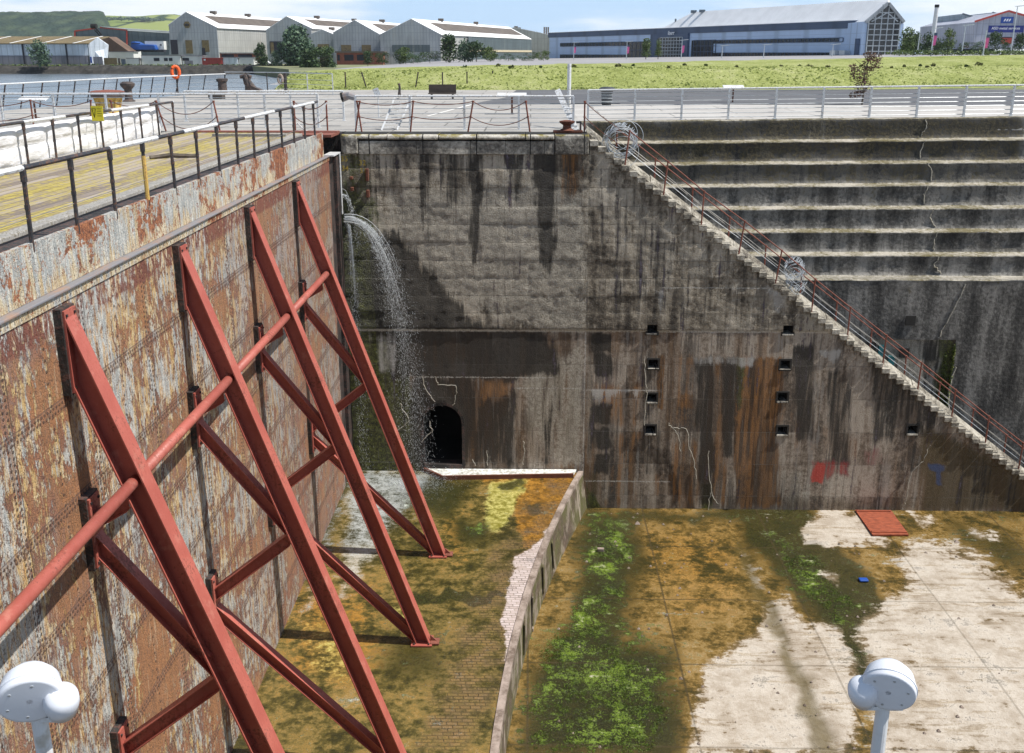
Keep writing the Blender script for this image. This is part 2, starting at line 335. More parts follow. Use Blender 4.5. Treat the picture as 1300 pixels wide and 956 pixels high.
# -- sill platform and dock floor
def floor_mat(name, sill):
    g = G(name); p = g.pos(); x, y, z = g.sep(p); m = g.masks()
    moss, darkg, dry, orng, yell, brickm, foam, gut = m
    lo = g.noise(p, .28, 4, .6); md = g.noise(p, 1.1, 6, .68); fi = g.noise(p, 5, 6, .72); vf = g.noise(p, 24, 4, .75)
    al = g.noise(g.sc(p, (.45, 1.6, 1)), 2.4, 6, .7)
    K = (md-.5)*2.0+(fi-.5)*1.6+(al-.5)*1.2; k = K*.6
    def lay(mk, gain=1.0): return g.ss(mk*1.5-.72+K*gain, -.25, .42)
    w = g.ss(md*.5+fi*.35+al*.2+lo*.2, .52, .76)
    if sill: c = g.ramp(w, [(0, (.030,.028,.008)), (.3, (.090,.072,.018)), (.55, (.185,.135,.042)), (.8, (.26,.165,.045)), (1, (.34,.25,.12))])
    else: c = g.ramp(w, [(0, (.040,.034,.009)), (.3, (.125,.080,.020)), (.6, (.235,.150,.045)), (.85, (.30,.205,.085)), (1, (.40,.30,.16))])
    c = g.mix(lay(orng)*.85, c, g.mix(g.ss(fi, .38, .62), (.15,.075,.012), (.42,.20,.03)))
    c = g.mix(lay(yell)*.85, c, g.mix(g.ss(fi, .38, .62), (.22,.20,.03), (.56,.52,.17)))
    c = g.mix(lay(darkg)*.9, c, g.mix(g.ss(vf, .4, .65), (.012,.013,.006), (.055,.058,.014)))
    mg = lay(moss*.88+(vf-.5)*1.5, 1.6)
    c = g.mix(mg*.95, c, g.mix(g.ss(vf+(fi-.5)*.9+(md-.5)*.8, .46, .68), (.028,.04,.008), (.14,.21,.022)))
    damp = g.ss(dry*1.3-.42+(md-.5)*1.2+(fi-.5)*.8, -.15, .35); c = g.mix(damp*.75, c, g.mix(g.ss(md+(fi-.5)*.7, .38, .62), (.20,.14,.075), (.33,.26,.175)))
    mott = g.ss(g.noise(g.sc(p, (.35, 1.9, 1)), 1.7, 6, .7)+(vf-.5)*.3, .54, .60)
    dm = g.ss(dry*1.35-.74+(md-.5)*2.2+(fi-.5)*1.5+(al-.5)*2.6, -.22, .12)
    c = g.mix(dm*(1.0-mott*.6), c, g.mix(g.ss(md+(fi-.5)*.6, .35, .65), (.36,.305,.24), (.52,.47,.40)))
    c = g.mix(g.ss(vf, .66, .76)*.35, c, (.05,.038,.015))
    c = g.mix(gut*.9, c, g.mix(fi, (.05,.04,.012), (.14,.10,.03)))
    bj, bf = g.brick(g.comb(x, y, 0.0), 4.1, 3.3, .03, 0.0)
    h = fi*.5+vf*.5+mg*.9
    rough = g.ss(dm+(fi-.5)*.8, 0, 1, .27, .85)
    if sill:
        bc, bf2 = g.brick(g.comb(x+(y*.18), y, 0.0), .24, .115, .012, .5, smooth=.0); b1, _, _ = g.sep(bc)
        c = g.mix(brickm*g.ss(md, .4, .6)*.55, c, g.mix(b1, (.11,.075,.045), (.20,.13,.085)))
        c = g.mix(brickm*bf2*g.ss(fi+(md-.5), .35, .6)*.8, c, (.035,.03,.015)); h = h-brickm*bf2*1.2
        c = g.mix(g.ss(dry*1.4-.7+K*.8, -.1, .15)*(1.0-bf2*.75), c, g.mix(b1, (.44,.36,.33), (.56,.48,.46)))
        c = g.mix(g.ss(foam*1.3-.75+K*1.3+(vf-.5)*2, -.3, .9)*.75, c, (.58,.62,.62))
    else:
        c = g.mix(bf*(1.0-dm*.5)*.7, c, (.06,.045,.02))
    return g.out(c, rough, 0, h, .8, .035)
M['sill'] = floor_mat('algae_covered_sill', True); M['floor'] = floor_mat('silted_dock_floor', False)
g = G('brick_kerb'); p = g.pos(); x, y, z = g.sep(p); bc, bf = g.brick(g.comb(y, z, 0.0), .24, .11, .012); b1, _, _ = g.sep(bc); n = g.noise(p, 1.3, 5, .65); f = g.noise(p, 12, 4, .7)
c = g.mix(b1, (.07,.045,.03), (.14,.095,.07)); c = g.mix(bf, c, (.10,.085,.06)); c = g.mix(g.ss(n+f*.2, .45, .7)*.8, c, (.10,.10,.03)); c = g.mix(g.ss(g.noise(g.sc(p, (1,1,.2)), 3, 4), .58, .66)*.6, c, (.50,.42,.36))
c = g.mix(g.ss(g.noise(p, 1.7, 4), .52, .62)*.6, c, (.30,.25,.20))
M['kerb'] = g.out(c, .75, 0, f-bf, .9, .02)
g = G('nosing_stone'); p = g.pos(); n = g.noise(p, 2, 5, .7); f = g.noise(p, 14, 4, .7)
M['nosing'] = g.out(g.mix(g.ss(n+f*.3, .45, .8), (.13,.095,.07), (.38,.31,.265)), .7, 0, f, .8, .01)
# -- paving
def pave(name, c0, c1, sx, sy, joint=(.10,.095,.085), vs=.35, jm=.03, grime=(.12,.11,.08)):
    g = G(name); p = g.pos(); x, y, z = g.sep(p); n = g.noise(p, vs, 5, .65); f = g.noise(p, 6, 5, .75)
    bc, bf = g.brick(g.comb(x, y, 0.0), sx, sy, jm, .5); b1, _, _ = g.sep(bc)
    c = g.mix(g.ss(n*.6+f*.3+b1*.12, .3, .7), c0, c1); c = g.mix(bf*.8, c, joint); c = g.mix(g.ss(g.noise(p, .9, 4, .7), .6, .72)*.45, c, grime)
    return g.out(c, .9, 0, f, .5, .01)
M['quay'] = pave('quay_concrete', (.26,.25,.235), (.40,.385,.36), 3.1, 2.4)
M['apron'] = pave('pale_apron', (.34,.325,.305), (.47,.455,.43), 6.0, 2.0)
M['asphalt'] = pave('worn_asphalt', (.075,.077,.085), (.12,.122,.13), 9, 5.0, (.06,.06,.06), .5, .015)
M['carpark'] = pave('gravel_lot', (.22,.215,.22), (.33,.325,.33), 40, 30, (.22,.22,.22), .2)
M['bank'] = plain('dark_bank_stone', (.032,.030,.026), .9, 0, .5, .8, (.07,.065,.055), .8, .2)
M['steel_dark'] = plain('tarred_steel', (.035,.035,.04), .5, .0, .4, 3, (.12,.06,.035))
M['rust'] = plain('rusty_steel', (.17,.055,.03), .8, .0, .45, 6, (.06,.03,.02))
M['rustred'] = plain('rust_red_rail', (.26,.085,.055), .75, .0, .4, 6, (.10,.04,.03))
M['white'] = plain('white_galvanised_paint', (.66,.68,.70), .45, .0, .12, 2, (.42,.40,.36))
M['galv'] = plain('galvanised_wire', (.52,.55,.57), .35, .5, .2, 5)
M['coil'] = plain('dull_razor_wire', (.42,.46,.50), .6, 0, .25, 6); M['wire'] = plain('grey_wire_rope', (.30,.29,.27), .5, .4, .3, 5)
M['yellow'] = plain('yellow_paint', (.62,.44,.12), .6, 0, .2, 3, (.30,.15,.05))
M['tape'] = plain('yellow_post_paint', (.60,.40,.10), .6, 0, .2, 8, (.25,.12,.05))
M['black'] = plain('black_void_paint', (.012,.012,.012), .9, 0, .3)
M['tar'] = plain('tarred_timber', (.03,.028,.026), .7, 0, .6, 2.2, (.10,.05,.04), .9, .02)  # timber tar, also the painted shade of the gate slot and deck gap
M['signyellow'] = plain('yellow_sign', (.80,.68,.02), .5, 0, .05)
M['mat'] = None
g = G('rusty_mat'); p = g.pos(); n = g.noise(g.sc(p, (1,3,1)), 4, 5, .7); _, y, _ = g.sep(p)
w = g.ss(g.m('SINE', y*38), -.2, .8)
M['mat'] = g.out(g.mix(g.ss(n, .35, .65), (.20,.045,.018), (.36,.085,.035)), .8, 0, w+n, .8, .02)
g = G('white_canvas'); p = g.pos(); n = g.noise(p, 1.2, 4); f = g.noise(g.sc(p, (1,1,3)), 3, 3)
M['canvas'] = g.out(g.mix(g.ss(n, .4, .75), (.74,.74,.76), (.60,.60,.60)), .6, 0, f+n, .6, .06)
# -- deck planks
g = G('mossy_deck_planks'); p = g.pos(); x, y, z = g.sep(p)
bc, bf = g.brick(g.comb(y, x, 0.0), 5.2, .235, .010, .37); b1, _, _ = g.sep(bc)
gr = g.noise(g.sc(p, (14, .6, 1)), 1.6, 5, .65); n = g.noise(g.sc(p, (1, .22, 1)), 1.5, 5, .65); f = g.noise(p, 7, 5, .7)
c = g.mix(g.ss(gr*.6+b1*.4, .25, .75), (.17,.135,.11), (.36,.31,.265))
k = g.ss(g.noise(g.sc(p, (1.6, .16, 1)), 1.1, 6, .7)+(f-.5)*.7+(gr-.5)*.2, .42, .60)
c = g.mix(k*.9, c, g.mix(g.ss(f, .35, .65), (.25,.19,.03), (.44,.36,.075)))
c = g.mix(bf*.8, c, (.04,.035,.025))
M['deck'] = g.out(c, .85, 0, gr*.6-bf+f*.4, .7, .015)
M['timber'] = plain('grey_timber', (.34,.33,.31), .85, 0, .3, 4, (.16,.14,.10), .8, .01)
# -- water
g = G('river_water'); p = g.pos(); n = g.noise(g.sc(p, (1, 1.8, 1)), .9, 5, .62); n2 = g.noise(g.sc(p, (1, 2.0, 1)), .22, 3)
c = g.mix(g.ss(n2, .35, .7), (.10,.125,.15), (.17,.20,.23))
M['water'] = g.out(c, .22, 0, n+n2*.6, .75, .22)
g = G('white_falling_water'); p = g.pos(); g.b.inputs['Transmission Weight'].default_value = .25; g.b.inputs['IOR'].default_value = 1.2
M['jet'] = g.out((.80,.84,.86), .3)
g = G('foam'); p = g.pos(); n = g.noise(p, 7, 5, .7); M['foam'] = g.out(g.mix(g.ss(n, .35, .62), (.34,.33,.28), (.78,.80,.78)), .6, 0, n, 1, .03)
# -- vegetation
def leafmat(name, a, b, sc=.6):
    g = G(name); p = g.pos(); n = g.noise(p, sc, 3, .6); r = V(g, g.nd('ShaderNodeNewGeometry').outputs['Random Per Island'])
    c = g.mix(g.ss(n*.6+r*.5, .3, .8), a, b)
    g.put(g.b.inputs['Subsurface Weight'], 0.0)
    return g.out(c, .6, spec=.25)
M['leaf_dark'] = leafmat('dark_foliage', (.022,.045,.018), (.07,.115,.04))
M['leaf_mid'] = leafmat('mid_foliage', (.045,.08,.022), (.13,.18,.05))
M['leaf_blue'] = leafmat('bluish_foliage', (.05,.09,.06), (.11,.17,.10))
M['leaf_red'] = leafmat('bronze_foliage', (.10,.035,.03), (.15,.11,.07), 3)
M['leaf_weed'] = leafmat('weed_foliage', (.06,.08,.025), (.17,.17,.06), 1.5)
M['bark'] = plain('bark', (.11,.09,.07), .9, 0, .4, 4)
g = G('grass_bank'); p = g.pos(); n = g.noise(g.sc(p, (1, .5, 1)), .25, 5, .65); f = g.noise(p, 1.9, 5, .75); q = g.noise(p, 9, 3, .7)
c = g.ramp(g.ss(n*.5+f*.4+q*.15, .34, .72), [(0, (.19,.215,.06)), (.3, (.30,.345,.10)), (.65, (.41,.45,.165)), (1, (.52,.51,.28))])
M['grass'] = g.out(c, .9, 0, f+q*.5, 1, .35, spec=.1)
M['tuft'] = leafmat('grass_tufts', (.31,.355,.10), (.43,.46,.17), .4)
g = G('wooded_hill'); p = g.pos(); x, y, z = g.sep(p); v = g.voro(p, .035); n = g.noise(p, .012, 5, .6); v2 = g.noise(p, .10, 5, .7)
c = g.mix(g.ss(v+v2*.6-.2, .1, .9), (.095,.135,.075), (.040,.072,.050)); c = g.mix(g.ss(n, .5, .65)*.4, c, (.11,.145,.07))  # darker green tinted bluish to suggest distance haze
M['hillwood'] = g.out(c, .95, 0, v2-v*.8, 1, 14, spec=.05)
g = G('hill_fields'); p = g.pos(); x, y, z = g.sep(p); n = g.noise(p, .004, 3); vv = g.voro(g.sc(p, (1, .35, 2.5)), .0065, 'DISTANCE_TO_EDGE'); hc = g.voro(g.sc(p, (1, .35, 2.5)), .0065, 'F1', 'Color')
hx, _, _ = g.sep(hc); c = g.mix(hx, (.17,.23,.055), (.30,.33,.10)); c = g.mix((1.0-g.ss(vv+g.noise(p, .06, 3)*.03, .035, .07)), c, (.035,.06,.025))
M['hillfield'] = g.out(c, .95, spec=.05)
M['farland'] = plain('far_ground', (.19,.20,.10), .95, 0, .4, .02)
# -- buildings
def clad(name, col, period=.9, axis=None, var=.18, stain_c=(.28,.27,.23), st=.5, hz=0.0):
    """profiled sheet cladding with stained panels"""
    g = G(name); p = g.pos(); x, y, z = g.sep(p); s = x+y*.85
    n = g.noise(g.sc(p, (1,1,.2)), .55, 5, .65); f = g.noise(p, .12, 3)
    rib = g.ss(g.m('ABSOLUTE', g.m('FRACT', s/period)-.5), .36, .47)
    pan = g.ss(g.m('ABSOLUTE', g.m('FRACT', z/2.1)-.5), .46, .49)
    c = g.mix(g.ss(n*.6+f*.4, .35, .65), tuple(q*(1-var) for q in col), tuple(min(1,q*(1+var)) for q in col))
    c = g.mix(g.ss(n, .56, .68)*st, c, stain_c); c = g.mix(g.m('MAXIMUM', rib*.5, pan*.5), c, tuple(q*.55 for q in col))
    return g.out(c, .6, 0, rib, .4, .05)
M['clad_grey'] = clad('grey_corrugated_cladding', (.30,.325,.35)); M['clad_side'] = clad('stained_side_cladding', (.36,.365,.35), 1.4, st=.8)
M['clad_dark'] = clad('dark_blue_grey_cladding', (.085,.115,.145), 2.0, st=.1); M['clad_white'] = clad('white_blue_cladding', (.62,.68,.74), 1.6, st=.08)
M['clad_base'] = clad('grey_plinth_cladding', (.19,.19,.22), 1.6, st=.2)
M['office'] = clad('pale_blue_panel', (.43,.55,.74), 3.2, st=.04, var=.05); M['navy'] = clad('navy_fascia', (.050,.082,.15), 3.2, st=.05, var=.08)
M['metal_bldg'] = clad('lilac_grey_cladding', (.36,.38,.45), 1.2, st=.05); M['metal_bldg2'] = clad('blue_grey_cladding', (.27,.33,.38), 1.2, st=.05)
M['roofwhite'] = plain('white_roof', (.84,.85,.86), .6, 0, .08, .3); M['roofbrown'] = plain('brown_roof_sheet', (.115,.095,.08), .8, 0, .25, .4)
M['roofochre'] = plain('lichen_roof', (.19,.145,.07), .9, 0, .35, .3, (.10,.08,.05)); M['roofrust'] = plain('rust_brown_roof', (.13,.085,.06), .9, 0, .3, .3)
M['glass'] = plain('dark_glass', (.02,.026,.035), .12, 0, .5, .4, None, 0); M['mull'] = plain('pale_mullion', (.45,.49,.52), .5)
M['glassgrey'] = clad('grimy_glazing', (.075,.10,.115), 1.1, st=.3); M['cream'] = plain('cream_band', (.55,.47,.33), .7); M['brick'] = plain('red_brick', (.26,.085,.055), .85, 0, .25, 1)
M['redbox'] = plain('red_container', (.34,.04,.03), .6, 0, .15, 1); M['whitebox'] = plain('white_cabin', (.68,.69,.68), .6, 0, .1, .5); M['navyvoid'] = plain('dark_door', (.02,.022,.035), .8)
M['blueboat'] = plain('blue_hull', (.01,.07,.30), .5, 0, .2, .5); M['redtrim'] = plain('red_trim', (.42,.05,.035), .6); M['sign_blue'] = plain('blue_signboard', (.006,.02,.20), .5, 0, .1)
M['sign_blue2'] = plain('bright_blue_signboard', (.01,.07,.35), .5, 0, .1); M['sign_white'] = plain('white_letters', (.85,.87,.9), .5, 0, .02); M['pink'] = plain('pink_banner', (.62,.10,.30), .7); M['orange'] = plain('orange_lifebuoy', (.80,.12,.02), .5, 0, .1)
M['bollard'] = plain('dark_iron', (.055,.05,.05), .7, 0, .4, 4, (.16,.09,.06)); M['binp'] = plain('dark_bin_plastic', (.035,.04,.045), .5); M['lamp'] = plain('white_enamel', (.70,.73,.79), .35, 0, .05, 6, None, 0)
M['numeral'] = plain('yellow_numeral_paint', (.42,.30,.04), .8, 0, .3, 9); M['tealp'] = plain('teal_paint', (.03,.20,.22), .8, 0, .4, 5); M['bench'] = plain('brown_bench', (.07,.055,.045), .8)
M['moss2'] = leafmat('bright_moss', (.03,.055,.010), (.13,.20,.022), 1.3); M['moss'] = leafmat('hanging_moss', (.05,.07,.012), (.15,.18,.03), 2); M['whitecrust'] = plain('lime_crust', (.44,.42,.36), .9, 0, .5, 5, (.16,.13,.08)); M['roadpaint'] = plain('white_road_paint', (.68,.67,.64), .8, 0, .15, 3)
# ================================================================== ENTRANCE HEAD WALL
WX = 1.93
wall = thing('head_wall', (0, 0, 0), 'stained stone entrance wall with square coping, dark arch at its foot and a wet green left end', 'stone wall')
def jointgrid(x0, x1, dx, z0, z1, dz):
    xs = np.linspace(x0, x1, int(round((x1-x0)/dx))+1); zs = np.linspace(z0, z1, int(round((z1-z0)/dz))+1)
    X, Z = np.meshgrid(xs, zs); return xs, zs, X, Z
xs, zs_, X, Z = jointgrid(-6.26, WX, .07, ZS-.02, -.66, .07)
def blocks(X, Z, seed):
    row = np.floor((Z+6.62)/.61).astype(int); col = np.floor(X/1.7+.5*(row % 2)).astype(int)
    n = (row*374761393+col*668265263+seed*97531) & 0x7fffffff; n = ((n ^ (n >> 13))*1274126177) & 0x7fffffff
    return ((n >> 8) & 1023)/1023.0-.5
rel = (fbm(X*1.3, Z*2.2, 3)-.5)*.02 + (fbm(X*6, Z*8, 9)-.5)*.030 + blocks(X, Z, 1)*.030
# rock-faced block relief above the string course, sawn blocks below
blk = np.abs(((Z+6.62)/.61) % 1-.5); blx = np.abs(((X/1.7)+.5*(np.floor((Z+6.62)/.61) % 2)) % 1-.5)
pill = -.010*(1-ss(blk, .36, .5))*(1-ss(blx, .44, .5))
upm = ss(Z, -6.66, -6.58)
Y = D - (rel*(.04+.96*upm)) + .03 + pill*upm*.8 + (1-upm)*.035
P = np.stack([X, Y, Z], -1).reshape(-1, 3)
cx, cz = (X[:-1,:-1]+X[1:,1:])/2, (Z[:-1,:-1]+Z[1:,1:])/2
AX, AZ, AR = -3.06, -10.06, .68
arch = ((np.abs(cx-AX) < AR) & (cz < AZ)) | ((cx-AX)**2+((cz-AZ)*1.0)**2 < AR**2)
arch &= cz > ZS+.25
zc = np.maximum(Z-AZ, 0); rr_ = np.hypot(X-AX, zc); sna = (np.abs(rr_-AR) < .052) & (Z > ZS+.2)
X = np.where(sna, AX+(X-AX)*AR/np.maximum(rr_, 1e-6), X); Z = np.where(sna & (Z > AZ), AZ+zc*AR/np.maximum(rr_, 1e-6), Z)
cx, cz = (X[:-1,:-1]+X[1:,1:])/2, (Z[:-1,:-1]+Z[1:,1:])/2
arch = (np.hypot(cx-AX, np.maximum(cz-AZ, 0)) < AR-.005) & (cz > ZS+.25)
P = np.stack([X, Y, Z], -1).reshape(-1, 3)
W = []
DK, GR, OR, WH, RD, BL, OL, PA = range(8)
W += [(DK, [(681,190),(707,190),(702,300),(694,345),(688,330)], 7, 1), (DK, [(597,190),(613,190),(608,300),(600,330)], 6, .8), (DK, [(530,190),(550,190),(545,250),(536,290)], 6, .75),
      (DK, [(560,190),(590,190),(586,250),(566,260)], 9, .55), (DK, [(640,190),(665,190),(660,260)], 6, .5), (DK, [(478,300),(505,300),(535,345),(600,412),(640,422),(480,422),(470,360)], 12, .95),
      (DK, [(490,420),(690,420),(704,470),(640,480),(500,478)], 9, .95), (DK, [(520,478),(600,478),(610,520),(590,590),(520,590)], 14, .8), (DK, [(600,520),(650,500),(655,590),(600,590)], 12, .7),
      (DK, [(436,196),(520,196),(500,250),(470,250)], 12, .25), (DK, [(690,540),(704,500),(706,590),(690,590)], 6, .4),
      (GR, [(424,235),(458,250),(482,320),(500,420),(520,480),(530,600),(424,600)], 14, .95), (GR, [(424,190),(470,190),(480,300),(430,330)], 14, .5), (GR, [(424,300),(470,320),(480,420),(424,420)], 8, 1),
      (OR, [(545,478),(648,478),(640,530),(590,590),(586,520),(560,500)], 9, .62), (OR, [(714,190),(738,190),(736,240),(718,260)], 7, .7), (OR, [(520,450),(570,425),(600,445),(560,470)], 8, .5),
      (OR, [(590,480),(640,480),(640,590),(590,590)], 8, .5), (OR, [(446,196),(456,196),(456,250),(448,250)], 3, .5),
      
      (WH, [(470,424),(500,424),(500,470),(480,470)], 6, .45),
      (PA, [(495,250),(680,235),(735,250),(742,400),(700,418),(640,400),(560,360),(510,300)], 20, .75), (PA, [(655,480),(738,440),(738,590),(700,590),(660,500)], 10, .55), (PA, [(706,270),(740,270),(740,420),(700,420)], 8, .8),
      (OL, [(424,190),(740,190),(740,215),(424,215)], 8, .2), (OL, [(660,430),(735,430),(735,590),(650,590)], 12, .35)]
gridmesh('stone_face', P, len(xs), len(zs_), M['wall'], wall, keep=~arch, masks=stain(P, W, 5, 1.4, gain={0: 1.3, 1: 1.35, 2: 1.25, 7: 1.45}))
b = MB()
for a0 in range(14):
    t0, t1 = math.pi*a0/14, math.pi*(a0+1)/14
    pr = lambda t, r: (AX+r*math.cos(t), D+.06, AZ+r*math.sin(t))
    b.prism([pr(t0, AR+.0), pr(t0, AR+.1), pr(t1, AR+.1), pr(t1, AR+.0)], (0, .5, 0))
for s_ in (-1, 1): b.box(*(sorted((AX+s_*AR, AX+s_*(AR+.1)))), D+.06, D+.56, ZS+.02, AZ)
b.box(AX-AR, AX+AR, D+.0, D+.5, ZS+.02, ZS+.26)
b.build('arch_reveal', M['tar'], wall)
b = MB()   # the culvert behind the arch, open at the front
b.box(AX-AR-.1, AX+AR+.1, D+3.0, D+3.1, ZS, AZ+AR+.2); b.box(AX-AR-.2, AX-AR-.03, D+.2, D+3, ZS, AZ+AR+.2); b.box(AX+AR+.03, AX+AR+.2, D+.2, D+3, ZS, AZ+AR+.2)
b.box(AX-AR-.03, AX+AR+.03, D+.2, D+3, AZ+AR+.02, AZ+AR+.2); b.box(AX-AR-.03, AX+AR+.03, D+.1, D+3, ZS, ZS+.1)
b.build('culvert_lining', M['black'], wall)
# coping: bull-nosed broken slabs over a plain course
cb = MB(); x = -6.16; k = 0
while x < .75:
    w = random.uniform(1.2, 2.1); x2 = min(x+w, .78); lip = random.uniform(.035, .07); dz = random.uniform(-.01, .02); zb = -random.uniform(.17, .22)
    cb.prism([(x+.012, D-lip+.03, zb), (x+.012, D-lip, zb+.05), (x+.012, D-lip+.02, -.07+dz), (x+.012, D-lip+.16, dz), (x+.012, 33.4, 0), (x+.012, 33.4, zb)], (x2-x-.024, 0, 0))
    x = x2
cb.build('coping_slab', M['coping'], wall, bevel=.02)
cb = MB(); x = -5.6
while x < .75:
    x2 = min(x+random.uniform(1.0, 1.9), .78); cb.box(x+.005, x2-.005, D-.012+random.uniform(-.008,.008), 33.4, -.655, -.235); x = x2
cb.build('frieze_block', M['coping'], wall, bevel=.012)
cb = MB(); cb.box(.80, 1.9, D-.03, 33.4, -.66, -.015); cb.build('corner_block', M['coping'], wall, bevel=.04)
cb = MB()
pl = [(-6.2, D+.06), (-6.12, D-.05), (-6.0, D-.08), (-5.62, D-.05), (-5.6, D+.5), (-6.2, D+.5)]
cb.prism([(px_, py_, -.655) for px_, py_ in pl], (0, 0, .62)); cb.build('rounded_corner_stone', M['coping'], wall, bevel=.05)
cb = MB(); cb.box(-40, -6.26, 33.4, 34.0, -6, -.02); cb.box(-6.9, -6.27, 32.9, 33.4, ZS, -.02); cb.build('gate_recess_lining', M['tar'], wall)  # recess wall coloured near black for the shade inside the slot
# depth figures painted on the left end
def text(s, size, loc, mat, parent=None, rot=(math.pi/2, 0, 0), name='lettering', ext=.004, align='CENTER'):
    cu = bpy.data.curves.new(name, 'FONT'); cu.body = s; cu.size = size; cu.extrude = ext; cu.align_x = align; cu.align_y = 'CENTER'; cu.resolution_u = 3
    tmp = bpy.data.objects.new(name, cu); me = bpy.data.meshes.new_from_object(tmp); bpy.data.objects.remove(tmp); me.materials.clear(); me.materials.append(mat); me.name = name
    o = bpy.data.objects.new(name, me); C.objects.link(o); o.rotation_euler = rot
    L = Vector(loc)
    if parent is not None: o.parent = parent; L = L-parent.location
    o.location = L; return o
for s, u, v in (('35', 437, 202), ('34', 438, 214), ('32', 460, 207), ('31', 461, 217)):
    q = ony(u, v, D-.05); text(s, .24, q, M['numeral'], wall, name='depth_figure')
cb = MB()
for u, v, h in ((466,222,.4),(467,246,.25),(447,240,.12),(446,226,.1)):
    q = ony(u, v, D-.06); cb.box(q[0]-.05, q[0]+.05, q[1]-.05, q[1]+.12, q[2]-h/2, q[2]+h/2)
cb.build('rusty_ring_stub', M['rust'], wall, bevel=.02)
# string-course ledge, mineral streaks
def jitter_tube(pts, r, n=5, j=.02):
    b = MB(); out = []
    for i in range(len(pts)-1):
        a, c = np.array(pts[i]), np.array(pts[i+1])
        for t in np.linspace(0, 1, 6)[:-1]: out.append(a+(c-a)*t+np.array([RNG.uniform(-j, j), 0, RNG.uniform(-j, j)]))
    out.append(np.array(pts[-1])); return out
b = MB()
for pl in ([(536,560),(548,548),(546,535)], [(502,548),(520,535),(512,520),(508,512)], [(552,510),(538,490),(536,478)], [(575,515),(580,500),(578,490),(556,488),(553,478)], [(663,590),(666,575),(664,560)], [(618,590),(618,572)], [(604,592),(600,583)]):
    b.tube(jitter_tube([ony(u, v, D-.0) for u, v in pl], .02, j=.035), .015, 5)
b.build('lime_streak', M['whitecrust'], wall)
# white foaming water in the trough at the wall foot
tr = thing('foot_trough', (-1.5, 32.3, ZS), 'rust-stained trough kerb of foaming white water along the foot of the head wall', 'trough')
b = MB(); A = onz(728, 602, ZS+.12); B_ = onz(562, 605, ZS+.12); E_ = (-3.75, 32.5, ZS+.12)
for a_, c_ in ((A, B_), (B_, E_)): b.bar((a_[0], a_[1], ZS+.07), (c_[0], c_[1], ZS+.07), .07, .16)
b.build('kerb', M['rust'], tr)
b = MB(); b.prism([(A[0], A[1]+.02, ZS+.05), (B_[0], B_[1]+.03, ZS+.05), (E_[0]+.05, 32.5, ZS+.05), (1.7, 32.52, ZS+.05)], (0, 0, .06)); b.build('foam', M['foam'], tr)

# ================================================================== STAIR WING WALL
wing = thing('stair_wing_wall', (0, 0, 0), 'tall triangular masonry wall carrying a narrow stone stair that drops away to the right', 'stone wall')
SX, SZ, SY = .262, .1972, 33.45
NST = 68; nx = NST*3+1; dzs = SZ/3; nz = NST*3+1
xs = WX+np.arange(nx)*SX/3; zz = -.02-np.arange(nz)*dzs
X, Z = np.meshgrid(xs, zz)
upm = ss(Z, -6.66, -6.58)
rel = (fbm(X*1.3, Z*2.2, 23)-.5)*.02+(fbm(X*6, Z*8, 29)-.5)*.034+blocks(X, Z, 2)*.028
Y = D+.045-rel*(.03+.97*upm)+(1-upm)*.03
P = np.stack([X, Y, Z], -1).reshape(-1, 3)
cx, cz = (X[:-1,:-1]+X[1:,1:])/2, (Z[:-1,:-1]+Z[1:,1:])/2
step = np.floor((cx-WX)/SX); top = -.02-SZ*(step+1)
keep = (cz < top) & (cz > ZF)
SQ = [(829,419),(828,463),(827,506),(826,547),(1000,420),(998,463),(995,504),(993,547),(1160,547)]
holes = []
for u, v in SQ:
    q = ony(u, v, D); i0 = int(round((q[0]-.17-WX)/(SX/3))); j0 = int(round((-.02-(q[2]+.15))/dzs))
    x0, x1 = WX+i0*SX/3, WX+(i0+4)*SX/3; z1, z0 = -.02-j0*dzs, -.02-(j0+5)*dzs
    keep &= ~((cx > x0) & (cx < x1) & (cz > z0) & (cz < z1)); holes.append((x0, x1, z0, z1))
S = [(DK, [(752,424),(777,424),(777,447),(752,447)], 5, .95)] + [(DK, [(755,y0),(775,y0),(775,y0+24),(755,y0+24)], 6, .95) for y0 in (450, 515, 545, 577)]
